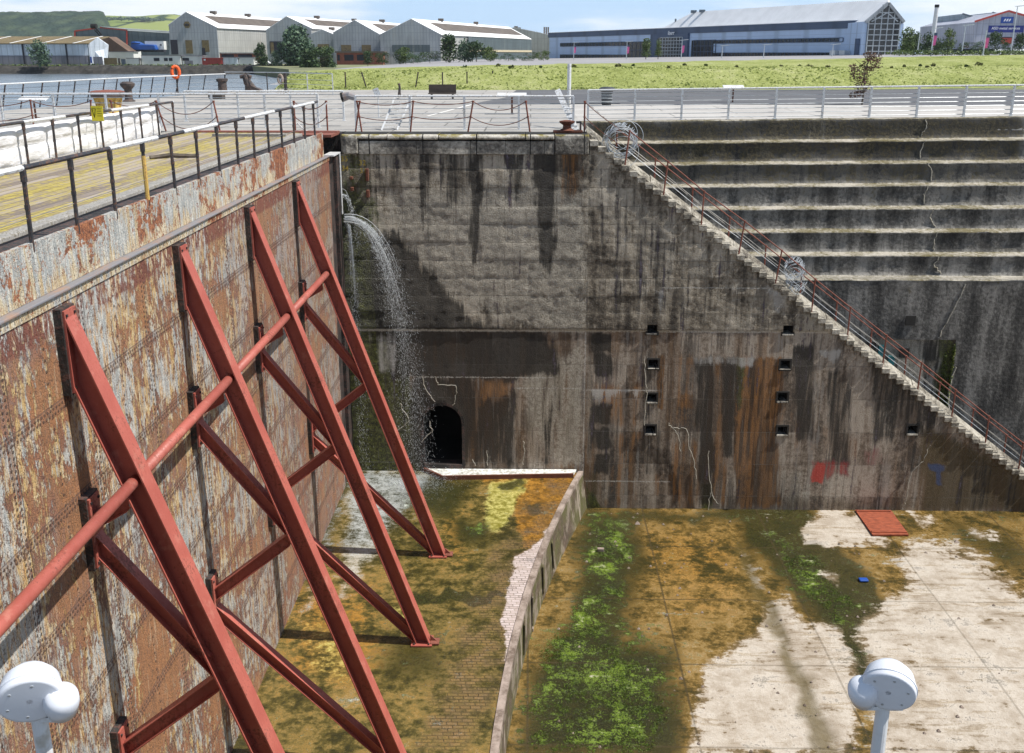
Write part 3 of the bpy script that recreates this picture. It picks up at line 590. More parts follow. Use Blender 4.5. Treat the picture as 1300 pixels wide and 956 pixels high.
S += [(DK, [(884,455),(908,455),(905,640),(888,640)], 6, .8), (DK, [(915,455),(935,455),(930,580),(918,580)], 6, .85), (DK, [(950,455),(960,455),(957,560)], 4, .5), (DK, [(1008,440),(1035,440),(1030,560),(1012,560)], 6, .65),
      (DK, [(1050,470),(1080,470),(1075,590),(1055,590)], 7, .6), (DK, [(1100,440),(1200,520),(1160,560),(1110,560)], 10, .6), (DK, [(1120,455),(1170,490),(1170,520),(1130,520)], 8, .6), (DK, [(815,440),(842,440),(842,600),(815,600)], 4, .35), (DK, [(745,425),(752,425),(752,648),(745,648)], 3, .4),
      (DK, [(1150,560),(1165,560),(1162,600),(1153,600)], 3, .6), (DK, [(1215,560),(1300,620),(1300,648),(1215,648)], 8, .3), (DK, [(920,600),(1010,600),(1010,640),(925,640)], 14, .3),
      (OR, [(835,452),(843,452),(842,520),(836,520)], 3, .9), (OR, [(853,452),(885,452),(885,540),(850,540)], 8, .35), (OR, [(862,500),(882,500),(882,520),(862,520)], 4, .6), (OR, [(936,455),(995,455),(996,500),(985,560),(990,640),(940,645),(930,560)], 6, .85), (OR, [(900,455),(930,455),(925,640),(890,640)], 6, .5),
      (OR, [(760,490),(812,490),(810,540),(770,540)], 8, .45), (OR, [(780,550),(812,550),(812,640),(770,640)], 8, .4), (OR, [(830,600),(870,600),(870,630),(830,630)], 5, .5), (OR, [(1000,520),(1090,560),(1090,580),(1000,575)], 8, .25), (OR, [(850,560),(900,560),(900,640),(850,640)], 10, .4),
      (WH, [(880,453),(960,453),(955,465),(885,462)], 4, .45), (WH, [(1035,445),(1070,445),(1060,460)], 4, .6),
      (WH, [(832,370),(840,370),(838,400)], 3, .6), (WH, [(793,300),(796,300),(796,320)], 2, .5), (WH, [(970,362),(1002,375),(990,398)], 5, .55), 
      (RD, [(1034,590),(1043,585),(1050,590),(1047,606),(1044,616),(1036,612),(1027,615),(1030,600)], 3, 1.05), (RD, [(1026,584),(1048,583),(1078,587),(1074,597),(1079,606),(1060,604),(1052,612)], 4, .62), (RD, [(1098,575),(1117,566),(1124,590),(1100,592)], 5, .5), (RD, [(1145,580),(1155,578),(1154,590)], 4, .45),
      (BL, [(1178,589),(1200,591),(1199,598),(1194,602),(1194,618),(1188,617),(1187,600),(1180,597)], 3.5, 1),
      (OL, [(1170,540),(1215,560),(1300,605),(1300,648),(1170,648)], 12, .8), (OL, [(745,630),(1300,634),(1300,650),(745,650)], 8, .35), (OL, [(745,600),(760,600),(758,648),(745,648)], 5, .6), (GR, [(745,618),(754,630),(765,642),(765,650),(745,650)], 4, .9), (GR, [(933,455),(945,455),(942,510),(936,520)], 4, .7), (GR, [(890,615),(905,615),(905,650),(890,650)], 4, .7),
      (PA, [(770,210),(800,240),(860,300),(990,395),(1060,430),(1000,400),(900,360),(800,300)], 16, .35), (PA, [(745,452),(752,452),(752,640),(745,640)], 4, .4), (PA, [(960,590),(1090,600),(1090,640),(960,640)], 10, .35),
      (DK, [(745,200),(770,230),(870,330),(960,400),(745,412)], 30, .30)]
gridmesh('masonry_face', P, nx, nz, M['wall'], wing, keep=keep, masks=stain(P, S, 3.5, 1.15, gain={0: 1.08, 2: 1.1, 6: 1.1, 7: 1.3, 3: 1.1}))
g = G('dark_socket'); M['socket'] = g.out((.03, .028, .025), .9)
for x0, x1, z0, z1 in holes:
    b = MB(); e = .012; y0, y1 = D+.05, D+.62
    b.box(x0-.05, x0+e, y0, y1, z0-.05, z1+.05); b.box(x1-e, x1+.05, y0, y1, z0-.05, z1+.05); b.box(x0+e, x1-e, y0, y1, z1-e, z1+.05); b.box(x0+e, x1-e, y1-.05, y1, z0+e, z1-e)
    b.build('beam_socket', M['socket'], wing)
    b = MB(); b.box(x0-.02, x1+.02, D+.02, y1-.05, z0-.045, z0+.018); b.build('socket_sill', M['coping'], wing, bevel=.01)
# treads, core, and an added kerb chamfered to catch sun as a bright band
b = MB()
for k in range(NST):
    x0 = WX+k*SX; zt = -.02-SZ*(k+1); j = random.uniform(-.012, .012); ov = random.uniform(.0, .035)
    b.box(x0-.0, x0+SX+ov*.6, D+.005-ov, SY-.32, zt-.175, zt+.004+j)
b.build('tread', M['palestone'], wing, bevel=.015)
b = MB(); x1 = WX+NST*SX; z1 = -.02-SZ*NST
sl_ = -SZ/SX
def kz(x): return .10+(x-WX)*sl_
xk = WX-.1
while xk < x1-.1:
    x2_ = min(xk+random.uniform(.7, 1.6), x1-.1); jz = random.uniform(-.025, .025)
    b.add([(xk+.006, SY-.44, kz(xk)-.16+jz), (x2_-.006, SY-.44, kz(x2_)-.16+jz), (x2_-.006, SY-.24, kz(x2_)+.04+jz), (xk+.006, SY-.24, kz(xk)+.04+jz), (x2_-.006, SY, kz(x2_)+.04+jz), (xk+.006, SY, kz(xk)+.04+jz),
           (xk+.006, SY-.44, kz(xk)-.6), (x2_-.006, SY-.44, kz(x2_)-.6), (x2_-.006, SY, kz(x2_)-.6), (xk+.006, SY, kz(xk)-.6)], [(0,1,2,3),(3,2,4,5),(6,7,1,0),(8,9,5,4),(0,3,5,9,6),(1,7,8,4,2),(6,9,8,7)]); xk = x2_
b.build('sloping_kerb', M['palestone'], wing, bevel=.02)
b = MB(); b.prism([(WX-.1, D+.66, -.5), (x1, D+.66, z1-.25), (WX-.1, D+.66, ZF)], (0, SY-D-.67, 0)); b.build('core', M['altar'], wing)
b = MB()
for pl in ([(848,538),(856,545),(862,556),(864,573)], [(856,544),(872,544),(876,570),(882,592),(884,608)], [(899,572),(900,600),(903,628),(912,640)], [(902,625),(899,648)], [(818,452),(819,480),(821,500),(818,540)], [(1157,600),(1150,635),(1146,647)], [(1180,566),(1172,585),(1157,600)]):
    b.tube(jitter_tube([ony(u, v, D-.01) for u, v in pl], .02, j=.035), .016, 5)
b.build('lime_streak', M['whitecrust'], wing)

# ================================================================== STEPPED SIDE WALL OF THE DOCK
YC = 38.5; TR, RI = .50, .762
side = thing('stepped_dock_wall', (0, 0, 0), 'dark mossy concrete dock side descending in seven long steps behind the stair', 'dock wall')
def lift(X, k): return .22*(1-k/8.0)*np.clip((X-2)/18.0, 0, 2.2)
prof = []
for k in range(8):
    y0 = YC-TR*k; z0 = -RI*k
    # riser, then the tread below it with a slightly proud nosing
    if k == 0: prof += [(YC+.5, 0, 0), (YC+.03, 0, 0), (YC, -.03, 0)]
    if k < 7:
        prof += [(y0, z0-.12, k), (y0, z0-.35, k), (y0+.02, z0-.62, k), (y0-.03, z0-RI+.03, k+1), (y0-.1, z0-RI, k+1), (y0-TR+.12, z0-RI, k+1), (y0-TR+.0, z0-RI-.015, k+1), (y0-TR-.03, z0-RI-.05, k+1)]
pr = np.array([p[:2] for p in prof]); kk = np.array([p[2] for p in prof])
xs = np.arange(1.95, 46.01, .22); X, J = np.meshgrid(xs, np.arange(len(pr)))
Yy = pr[J, 0]; Zz = pr[J, 1]+lift(X, kk[J])
Yy = Yy+(fbm(X*1.1+J*.3, Yy*0+kk[J]*7.3, 5)-.5)*.07; Zz = Zz+(fbm(X*2.1, kk[J]*5.1, 6)-.5)*.035
# a shift of level where the bays meet
P = np.stack([X, Yy, Zz], -1).reshape(-1, 3)
mk = [(GR, [(745,150),(1300,145),(1300,205),(745,210)], 8, .75), (GR, [(745,205),(1300,205),(1300,235),(745,238)], 8, .6), (GR, [(745,236),(1300,234),(1300,262),(745,266)], 5, .35), (GR, [(900,356),(1300,354),(1300,364),(950,364)], 4, .8)]
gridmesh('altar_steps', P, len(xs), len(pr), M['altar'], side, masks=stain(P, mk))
YL = YC-7*TR-.03; ZL = -7*RI-.05
xs = np.concatenate([np.arange(4.0, 12.20, .35), [12.25], np.arange(12.6, 15.6, .35), [15.65], np.arange(15.95, 46, .5)]); zz = np.concatenate([np.linspace(ZL, -7.58, 8), np.linspace(-7.7, ZF-.1, 18)])
X, Z = np.meshgrid(xs, zz); bul = (fbm(X*.8, Z*.9, 41)-.5)*.06
P = np.stack([X, YL-bul+0*X, Z], -1).reshape(-1, 3); cx, cz = (X[:-1,:-1]+X[1:,1:])/2, (Z[:-1,:-1]+Z[1:,1:])/2
gridmesh('lower_face', P, len(xs), len(zz), M['altar'], side, keep=~((cx > 12.25) & (cx < 15.65) & (cz < -7.58)), masks=stain(P, [(GR, [(1130,358),(1300,356),(1300,366),(1130,366)], 4, .6)]))
xr_ = np.linspace(12.2, 15.7, 24); zr_ = np.linspace(-7.5, ZF, 36); XX, ZZ = np.meshgrid(xr_, zr_); P = np.stack([XX, YL+.07+(fbm(XX*2, ZZ*2, 8)-.5)*.04, ZZ], -1).reshape(-1, 3)
gridmesh('recess_back', P, 24, 36, M['wall'], side, masks=stain(P, [(OL, [(1080,425),(1215,425),(1215,560),(1080,560)], 8, .35), (PA, [(1080,425),(1195,425),(1195,560),(1080,560)], 8, 1.3), (DK, [(1168,430),(1185,430),(1185,520),(1172,520)], 5, .8), (PA, [(1138,432),(1168,432),(1165,500),(1140,480)], 5, .7), (GR, [(1190,430),(1210,430),(1210,540),(1188,520)], 5, .9), (OR, [(1110,440),(1130,440),(1130,480)], 5, .6)]))
b = MB(); b.box(12.15, 12.25, YL+.03, YL+.10, ZF, -7.5); b.box(15.65, 15.75, YL+.03, YL+.10, ZF, -7.5); b.box(12.25, 15.65, YL+.03, YL+.10, -7.56, -7.5); b.build('recess_jamb', M['altar'], side)
q = ony(1156, 407, YL); b = MB()
def socket(b, x, y, z, w=.36): b.box(x-w/2, x+w/2, y-.012, y+.02, z-w/2, z+w/2)  # flat dark square painted in place of a socket's shaded hollow
for u, v, yy in ((1156, 407, YL-.03), (1148, 448, YL+.0), (1106, 440, YL+.0)): q = ony(u, v, yy); socket(b, q[0], q[1], q[2])
b.build('beam_socket', M['socket'], side)
b = MB()
xc = 14.9
for k in range(7):
    xq = xc+RNG.normal()*.08; z0 = -RI*k+float(lift(xq, k)); y0 = YC-TR*k-.02
    b.tube(jitter_tube([(xq, y0, z0-.04), (xq+RNG.normal()*.1, y0+.01, z0-.35), (xq+RNG.normal()*.12, y0+.01, z0-.68)], .02, j=.03), .02, 5)
b.tube(jitter_tube([(15.75, YL-.02, ZL-.1), (15.5, YL-.03, -6.2), (15.15, YL-.02, -7.1), (15.0, YL-.02, -7.5)], .02, j=.05), .025, 5)
b.tube(jitter_tube([(15.72, YL-.02, -8.6), (15.62, YL-.02, -9.6), (15.75, YL-.02, -10.6), (15.7, YL-.02, -11.6)], .02, j=.05), .035, 5)
b.build('crack_crust', M['whitecrust'], side)
b = MB()
for u0, v0, u1, v1 in ((1116,438,1118,452),(1128,452,1132,462)):
    a_ = ony(u0, v0, YL+.02); c_ = ony(u1, v1, YL+.02); b.box(a_[0], c_[0]+.08, YL+.0, YL+.12, c_[2]-.2, a_[2])
b.build('teal_paint_patch', M['tealp'], side)
def leaves(name, blobs, n, size, mat, parent=None, flat=.0, origin=None, quad=True):
    """leaf clusters spread through overlapping blobs (cx,cy,cz,rx,ry,rz)"""
    bl = np.array(blobs, float); w = bl[:, 3]*bl[:, 5]; w = w/w.sum(); idx = RNG.choice(len(bl), n, p=w); q = bl[idx]
    d = RNG.normal(size=(n, 3)); d /= np.linalg.norm(d, axis=1)[:, None]; r = RNG.uniform(.25, 1.0, n)**.45
    c = q[:, :3]+d*q[:, 3:]*r[:, None]*RNG.uniform(.8, 1.12, n)[:, None]
    a = RNG.normal(size=(n, 3)); a /= np.linalg.norm(a, axis=1)[:, None]; bb = np.cross(a, RNG.normal(size=(n, 3))); bb /= np.linalg.norm(bb, axis=1)[:, None]
    s = size*RNG.uniform(.55, 1.4, n)[:, None]
    Vv = np.stack([c-a*s, c+bb*s*.6, c+a*s, c-bb*s*.6], 1).reshape(-1, 3)
    o = np.array(parent.location if parent is not None else (origin or (0,0,0))); Vv = Vv-o
    me = bpy.data.meshes.new(name); me.vertices.add(4*n); me.vertices.foreach_set('co', Vv.ravel()); me.loops.add(4*n); me.loops.foreach_set('vertex_index', np.arange(4*n))
    me.polygons.add(n); me.polygons.foreach_set('loop_start', np.arange(0, 4*n, 4)); me.polygons.foreach_set('loop_total', np.full(n, 4)); me.update(calc_edges=True); me.validate()
    me.materials.append(mat); ob = bpy.data.objects.new(name, me); C.objects.link(ob)
    if parent is not None: ob.parent = parent
    elif origin: ob.location = origin
    return ob
mo = leaves('hanging_moss', [(15.38, YL+.1, -8.2-.5*i, .10+.05*min(i,3), .12, .35) for i in range(6)] + [(15.62, YL-.02, -8.0-.5*i, .06, .05, .3) for i in range(5)], 2600, .035, M['moss']); tag(mo, 'green moss hanging down the right jamb of the recess behind the stair', 'moss'); stuff(mo)
mo = leaves('stair_weed', [tuple(onz(u, v, 0)*0+ony(u, v, 34.4))+(.14, .1, .09) for u, v in ((1092,437),(1100,443),(1108,450),(1117,458))], 500, .03, M['moss']); tag(mo, 'low green weeds along the back edge of the stair above the recess', 'weeds'); stuff(mo)

# ================================================================== DOCK FLOOR, SILL
xs = np.arange(-1.2, 46.1, .16); ys = np.arange(9, 34.0, .16); X, Y = np.meshgrid(xs, ys)
Z = ZF+(fbm(X*.5, Y*.5, 51)-.5)*.05; gx = 7.15-.015*(Y-26)+(fbm(Y*.3, Y*0, 52)-.5)*.15
Z = Z-.05*np.exp(-((X-gx)/.14)**2)
P = np.stack([X, Y, Z], -1).reshape(-1, 3)
MO, DG, DR, OG, YE, BR, FO, GU = range(8)
Fm = [(MO, [(752,655),(780,655),(800,700),(785,760),(760,785),(742,770),(748,720)], 14, .62), (MO, [(690,820),(730,790),(790,800),(840,850),(850,900),(820,956),(680,956)], 16, .66), (MO, [(722,770),(748,768),(750,795),(726,795)], 6, .85), (MO, [(985,690),(1030,700),(1060,740),(1090,770),(1060,790),(1010,740)], 12, .55), (MO, [(1085,820),(1105,840),(1100,866),(1085,850)], 8, .5),
      (DG, [(740,650),(800,650),(810,720),(790,810),(850,830),(860,956),(660,956),(680,860),(720,800),(735,720)], 18, .72), (DG, [(940,648),(1020,648),(1040,690),(1085,720),(1120,770),(1130,800),(1110,840),(1120,900),(1085,866),(1050,790),(1000,730),(960,690)], 14, .98), (DG, [(745,646),(1030,648),(1010,662),(745,662)], 7, .6), (DG, [(1200,655),(1300,690),(1300,730),(1220,690)], 14, .55), (DG, [(1220,650),(1300,652),(1300,662),(1230,660)], 6, .4),
      (DR, [(1020,672),(1042,655),(1055,650),(1092,650),(1128,690),(1075,692),(1045,693),(1022,685)], 6, 1), (DR, [(1140,705),(1180,690),(1225,705),(1265,730),(1300,760),(1345,800),(1400,956),(1120,956),(1105,866),(1095,800),(1120,770),(1165,745)], 11, 1), (DR, [(900,850),(935,820),(965,805),(972,770),(1000,765),(1010,785),(1062,800),(1080,840),(1080,956),(880,956)], 10, 1), (DR, [(1150,652),(1183,652),(1190,662),(1165,664)], 5, .8), (DR, [(938,700),(950,715),(968,740),(960,742)], 5, .7), (DR, [(1035,720),(1070,728),(1062,745)], 6, .6), (DR, [(1230,665),(1265,680),(1280,695),(1250,690)], 6, .5),
      (OG, [(800,660),(930,665),(960,740),(940,790),(850,800),(810,720)], 26, .5), (OG, [(1255,740),(1300,750),(1300,775),(1250,760)], 10, .7), (OG, [(960,740),(1000,760),(1010,800),(990,790)], 8, .5), (OG, [(1190,640),(1300,650),(1300,690)], 10, .3),
      (GU, [(928,690),(944,690),(1008,830),(1026,870),(1062,956),(1034,956),(1004,866),(975,790)], 3, .9)]
fl = gridmesh('dock_floor', P, len(xs), len(ys), M['floor'], masks=stain(P, Fm, 13, 2.3, gain={0: 1.0, 1: 1.25, 2: .90, 3: .8})); tag(fl, 'silted concrete dock floor with moss and pale dried patches', None); struct(fl)
b = MB(); b.box(-60, 46, -30, 9, ZF-.5, ZF-.02); b.box(-7, 46, 9, 34, ZF-.8, ZF-.3); struct(tag(b.build('dock_floor_base', M['quay']), 'concrete floor of the dock towards the near wall'))
# sill platform: curved edge measured on the sill plane
EP = [onz(u, v, ZS) for u, v in ((739,599),(718,640),(699,682),(683,716),(668,768),(656,812),(646,866))]
ey = np.array([p[1] for p in EP][::-1]); ex = np.array([p[0] for p in EP][::-1])
cf = np.polyfit(ey, ex, 2)
def edge(y): return np.polyval(cf, np.maximum(y, 14.0))-np.minimum(y-14.0, 0)*0
ys = np.arange(6, 32.62, .12); ts = np.linspace(0, 1, 78); Yg, T = np.meshgrid(ys, ts, indexing='ij')
X = -6.7+(edge(Yg)-.16+6.7)*T; Z = ZS+(fbm(X*.7, Yg*.7, 61)-.5)*.03
P = np.stack([X, Yg, Z], -1).reshape(-1, 3)
Sm = [(OG, [(600,604),(735,604),(712,650),(680,700),(668,690),(655,640),(640,610)], 8, .9), (OG, [(560,640),(600,640),(600,720),(555,720)], 18, .4), (OG, [(365,740),(480,740),(480,866),(360,866)], 30, .5), (YE, [(628,608),(668,608),(655,640),(645,668),(622,672),(622,640)], 6, .95), (YE, [(490,770),(520,765),(530,790),(500,800)], 8, .5), (YE, [(380,790),(430,800),(460,850),(400,860)], 16, .5), (YE, [(1,1),(2,1),(2,2)], 1, 0),
      (DG, [(455,600),(560,606),(600,612),(570,650),(520,640),(470,690),(440,690)], 14, .65), (DG, [(585,655),(625,668),(620,690),(580,690)], 10, .5), (DG, [(525,752),(600,752),(640,756),(600,764),(528,764)], 3, .9), (DG, [(490,800),(560,810),(560,866),(480,866)], 18, .45), (DG, [(424,600),(450,600),(400,740),(380,740)], 10, .6), (DG, [(640,610),(665,612),(660,622),(642,620)], 4, .7), (DG, [(670,640),(690,640),(680,660)], 6, .6),
      (MO, [(590,660),(620,665),(610,680)], 5, .5), (MO, [(500,620),(530,622),(520,640)], 6, .4),
      (BR, [(735,602),(700,650),(672,720),(655,790),(640,866),(580,956),(530,956),(560,866),(600,770),(630,700),(665,660),(700,610)], 8, .95), (FO, [(440,600),(545,606),(520,640),(490,690),(470,720),(430,760),(436,690)], 10, .82), (FO, [(465,596),(548,600),(535,622),(480,630)], 8, 1.0), (FO, [(424,640),(436,640),(400,760),(380,790)], 6, .6),
      (DR, [(655,705),(685,690),(700,670),(715,655),(705,690),(686,720),(672,760),(655,800),(650,866),(640,860),(645,800),(640,790),(640,760),(650,730)], 4, .95)]
sl = gridmesh('sill_platform', P, len(ts), len(ys), M['sill'], masks=stain(P, Sm, 11, 2.2, gain={1: 1.4, 3: 1.1, 0: 1.1})); tag(sl, 'raised sill platform covered in yellow-green algae'); struct(sl)
b = MB(); kb = MB(); prev = None
def bat(y): return .02+.17*float(ss(y, 23, 32))
for y in np.arange(6, 32.6, .4):
    y2 = min(y+.4, 32.6); x0, x1 = edge(y), edge(y2)
    b.add([(x0-.16, y, ZS+.03), (x1-.16, y2, ZS+.03), (x1+.02, y2, ZS+.03), (x0+.02, y, ZS+.03), (x0-.16, y, ZS-.1), (x1-.16, y2, ZS-.1), (x1+.02, y2, ZS-.1), (x0+.02, y, ZS-.1)], [(0,3,2,1),(4,5,6,7),(0,1,5,4),(2,3,7,6),(3,0,4,7),(1,2,6,5)])
    kb.add([(x0, y, ZS-.02), (x1, y2, ZS-.02), (x1+bat(y2), y2, ZF-.1), (x0+bat(y), y, ZF-.1)], [(0,1,2,3)])
cx_ = RNG.uniform(-.5, 13, 60000); cy_ = RNG.uniform(18, 32.3, 60000); mm = stain(np.stack([cx_, cy_, cx_*0+ZF], -1), Fm)[:, MO]; nn = fbm(cx_*1.6, cy_*1.6, 404); sel = (mm > .35) & (nn > .50) & (cx_ > edge(cy_)+.25)
cx_, cy_ = cx_[sel][:700], cy_[sel][:700]
stuff(tag(leaves('moss_growth', [(a_, b_2, ZF+.008, r_, r_, .016) for a_, b_2, r_ in zip(cx_, cy_, RNG.uniform(.05, .16, len(cx_)))], 15000, .017, M['moss2']), 'bright green moss clumps growing on the wet dock floor', 'moss'))
sk = thing('sill_kerb', (0, 0, 0), 'curved brick kerb with pale worn nosing along the edge of the raised sill', 'kerb')
b.build('nosing', M['nosing'], sk); kb.build('brick_riser', M['kerb'], sk)
kb = MB()
for y in (23.2, 24.6, 26.3, 27.8): x0 = edge(y); kb.prism([(x0+.02, y-.16, ZS-.25), (x0+.02, y+.16, ZS-.25), (x0+bat(y)-.02, y+.16, ZS-1.15), (x0+bat(y)-.02, y-.16, ZS-1.15)], (.03, 0, .0))
kb.build('slot', M['kerb'], sk)
b = MB(); q = [onz(u, v, ZF) for u, v in ((1083,647),(1128,647),(1153,681),(1108,681))]
b.prism([(11.72, 32.45, ZF+.02), (13.0, 32.45, ZF+.02), (12.95, 30.58, ZF+.02), (11.72, 30.55, ZF+.02)], (0, 0, .05))
for i in range(2): b.box(11.74, 12.94, 30.7+i*1.6, 30.78+i*1.6, ZF+.07, ZF+.10)
tag(b.build('rusty_plate', M['mat']), 'flat rust-red ribbed plate lying on the dock floor against the stair wall', 'metal plate')
# scattered litter and rubble
b = MB()
for k in range(170):
    x = RNG.uniform(0, 16); y = RNG.uniform(18, 32.2)
    if x < edge(y)+.5: continue
    s = RNG.uniform(.015, .05)*(2.0 if RNG.rand() < .05 else 1); z = ZF+.01
    b.add([(x-s, y-s*.7, z), (x+s, y-s, z), (x+s*.8, y+s, z), (x-s*.6, y+s*.9, z), (x, y, z+s*1.1)], [(0,1,4),(1,2,4),(2,3,4),(3,0,4),(3,2,1,0)])
stuff(tag(b.build('rubble', M['nosing']), 'small pale stones scattered over the dock floor', 'rubble'))
b = MB(); q = onz(1096, 737, ZF+.03); b.box(q[0]-.14, q[0]+.14, q[1]-.1, q[1]+.1, ZF+.02, ZF+.09); tag(b.build('blue_scrap', M['sign_blue2'], bevel=.03), 'small scrap of blue plastic on the dock floor right of the dark mossy band', 'litter')
b = MB()
for u, v in ((664,800),(668,799),(672,801),(822-60,700)): q = onz(u, v, ZF); b.box(q[0]-.1, q[0]+.12, q[1]-.06, q[1]+.07, ZF, ZF+.12)
stuff(tag(b.build('broken_brick', M['nosing'], bevel=.02), 'broken bricks lying at the foot of the sill kerb', 'rubble'))

# ================================================================== CAISSON GATE
gate = thing('dock_gate', (0, 0, 0), 'huge rust-flaked riveted steel dock gate on the left with a mossy plank deck on top', 'dock gate')
Y0, Y1 = 3.0, 31.2
ysq = np.arange(Y0, Y1+.01, .2); zsq = np.linspace(-.62, ZF, 60); Yg, Zg = np.meshgrid(ysq, zsq)
P = np.stack([GX+(fbm(Yg*.4, Zg*.4, 71)-.5)*.03, Yg, Zg], -1).reshape(-1, 3)
gridmesh('hull_plate', P, len(ysq), len(zsq), M['gate'], gate)
b = MB(); b.box(GX-.14, GX-.06, Y0, 30.8, -.555, .16); b.build('upper_plate', M['gate_top'], gate)
b = MB(); b.box(GX-.14, GX+.065, Y0, 31.2, -.60, -.56); b.build('ledge', M['ledge'], gate, bevel=.012)
b = MB(); b.box(GX-.02, GX+.022, Y0, 31.2, -.73, -.602)
for y in np.arange(Y0+.05, 31.1, .17): b.box(GX+.022, GX+.034, y-.012, y+.012, -.68, -.656)
b.build('ledge_angle', M['gate_top'], gate)
b = MB(); b.box(GX-.3, GX-.02, 31.2, 31.9, ZS, -.62); b.box(GX-.2, GX+.10, 31.9, 32.35, ZS, -.62); b.build('meeting_timber', M['tar'], gate, bevel=.02)
b = MB(); b.box(GX+.12, GX+.145, 32.3, 32.42, -2.6, -.60); b.box(GX-.2, GX+.15, 31.3, 32.42, -.615, -.575); b.build('seal_strip', M['white'], gate)
b = MB(); b.box(-11.5, -7.465, 3.0, 32.6, -.05, .02); b.build('deck_planks', M['deck'], gate)
b = MB(); b.box(-7.46, -7.21, 3.0, 31.6, -.1, .075); b.box(-11.75, -11.5, 3.0, 32.2, -.1, .09); b.build('deck_kerb', M['timber'], gate, bevel=.015)
b = MB(); b.box(-11.5, -6.3, 32.6, 33.05, -.05, .06); b.box(-7.46, -6.3, 31.6, 32.6, -.05, .03); b.build('end_flap', M['rustred'], gate)
b = MB(); b.box(-7.205, -6.5, 3, 31.2, -.9, .015); b.box(-11.75, -6.5, 3, 32.4, ZS, -.9); b.build('hull_body', M['tar'], gate)  # first box is a black strip painting the shade of the deck-edge gap
b = MB(); b.box(-9.9, -7.6, 31.0, 31.2, .02, .10); b.build('deck_batten', M['timber'], gate)
b = MB(); b.tube([(-9.3, 24.2, .05), (-8.9, 24.5, .09), (-8.3, 24.6, .05)], .06, 6); tag(b.build('driftwood', M['bark']), 'dark crooked stick lying on the mossy gate deck', 'stick')
# -- deck railings
def rail_fence(name, label, xr, y_first, n, sp, z0, h, yellow=None, rail_to=None, wire=True):
    t = thing(name, (xr, y_first, z0), label, 'railing')
    for i in range(n):
        y = y_first+i*sp; lean = random.uniform(-.015, .015); mat = M['steel_dark']
        b = MB(); b.tube([(xr, y, z0-.12), (xr+lean, y, z0+h-.12)], .030, 8); b.tube([(xr+lean, y, z0+h-.17), (xr+lean, y, z0+h-.02)], .043, 8); b.tube([(xr+lean*.5, y, z0+h*.45), (xr+lean*.5, y, z0+h*.45+.06)], .036, 8)
        o = b.build('post', mat, t, smooth=False)
        if i == yellow:
            b = MB(); b.tube([(xr, y, z0-.02), (xr+lean*.8, y, z0+h*.75)], .037, 8); b.build('yellow_sleeve', M['tape'], o)
    segs = [(y_first-sp*.5+k, ) for k in (0,)]
    b = MB(); y = y_first-sp*.5; k = 0; yend = rail_to or y_first+(n-1)*sp+.05
    wr = MB()
    while y < yend:
        y2 = min(y+random.choice((sp, sp*2, sp*1.5)), yend); 
        if k % 2: wr = MB(); wr.tube([(xr, y, z0+h), (xr, y2, z0+h)], .040, 8); wr.build('white_rail_section', M['white'], t)
        y = y2; k += 1
    b.tube([(xr, y_first-sp*.5, z0+h), (xr, yend, z0+h)], .035, 8); b.build('top_rail', M['steel_dark'], t)
    if wire:
        b = MB()
        for f in (.33,): b.tube([(xr, y_first-sp, z0+h*f), (xr, yend, z0+h*f)], .006, 4)
        b.build('wire_line', M['wire'], t)
    return t
rail_fence('deck_railing', 'tarred steel railing along the dock edge of the gate deck, one post sleeved in yellow', -6.42, 12.42-1.335*4, 18, 1.335, .16, .95, yellow=7, rail_to=30.3)
rail_fence('deck_railing', 'tarred steel railing on the river side of the gate deck with white canvas behind', -11.4, 22.4-1.37*7, 15, 1.37, .02, 1.0, wire=False)
# canvas dodger, quilted in two rows of panels
ysq = np.arange(12.8, 31.2, .07); zsq = np.linspace(0, 1, 15); Yg, T = np.meshgrid(ysq, zsq)
ph = ((Yg-22.4)/1.37) % 1; bulge = .55*np.sin(np.pi*ph)**.5*np.abs(np.sin(np.pi*T*2))**.35
Zc = .05+T*.86+.03*np.sin(Yg*5)*(T < .1); Yc = Yg+np.where(Yg > 30.0, -(1-T)*-.0, 0)
endslant = np.clip((Yg-29.6)/1.1, 0, 1)*(-.25*T)
P = np.stack([-11.60+bulge*.13+(fbm(Yg*2, T*3, 81)-.5)*.05, Yc+endslant*.3, Zc], -1).reshape(-1, 3)
cv = gridmesh('canvas_sheet', P, len(ysq), len(zsq), M['canvas']); tag(cv, 'long quilted white canvas sheet tied behind the river side railing', 'canvas screen')
sg = thing('warning_sign', (-11.3, 25.9, .95), 'small yellow square warning sign with a black triangle fixed to the canvas railing', 'sign')
q = onx(118, 144, -11.32); sg.location = (q[0], q[1], q[2])
b = MB(); b.prism([(q[0]-.03, q[1]-.03, q[2]-.19), (q[0]+.30, q[1]-.09, q[2]-.19), (q[0]+.30, q[1]-.09, q[2]+.19), (q[0]-.03, q[1]-.03, q[2]+.19)], (0, .015, 0)); b.build('plate', M['signyellow'], sg)
b = MB()
def sp_(a, c): return (q[0]-.03+a, q[1]-.035-a*.18, q[2]+c)
tri = [sp_(.03, .12), sp_(.13, .12), sp_(.08, -.10)]
for i in range(3): b.tube([tri[i], tri[(i+1) % 3]], .007, 4)
for c_ in (.12, .06, 0, -.06): b.tube([sp_(.17, c_), sp_(.29, c_)], .005, 4)
b.build('warning_print', M['black'], sg)

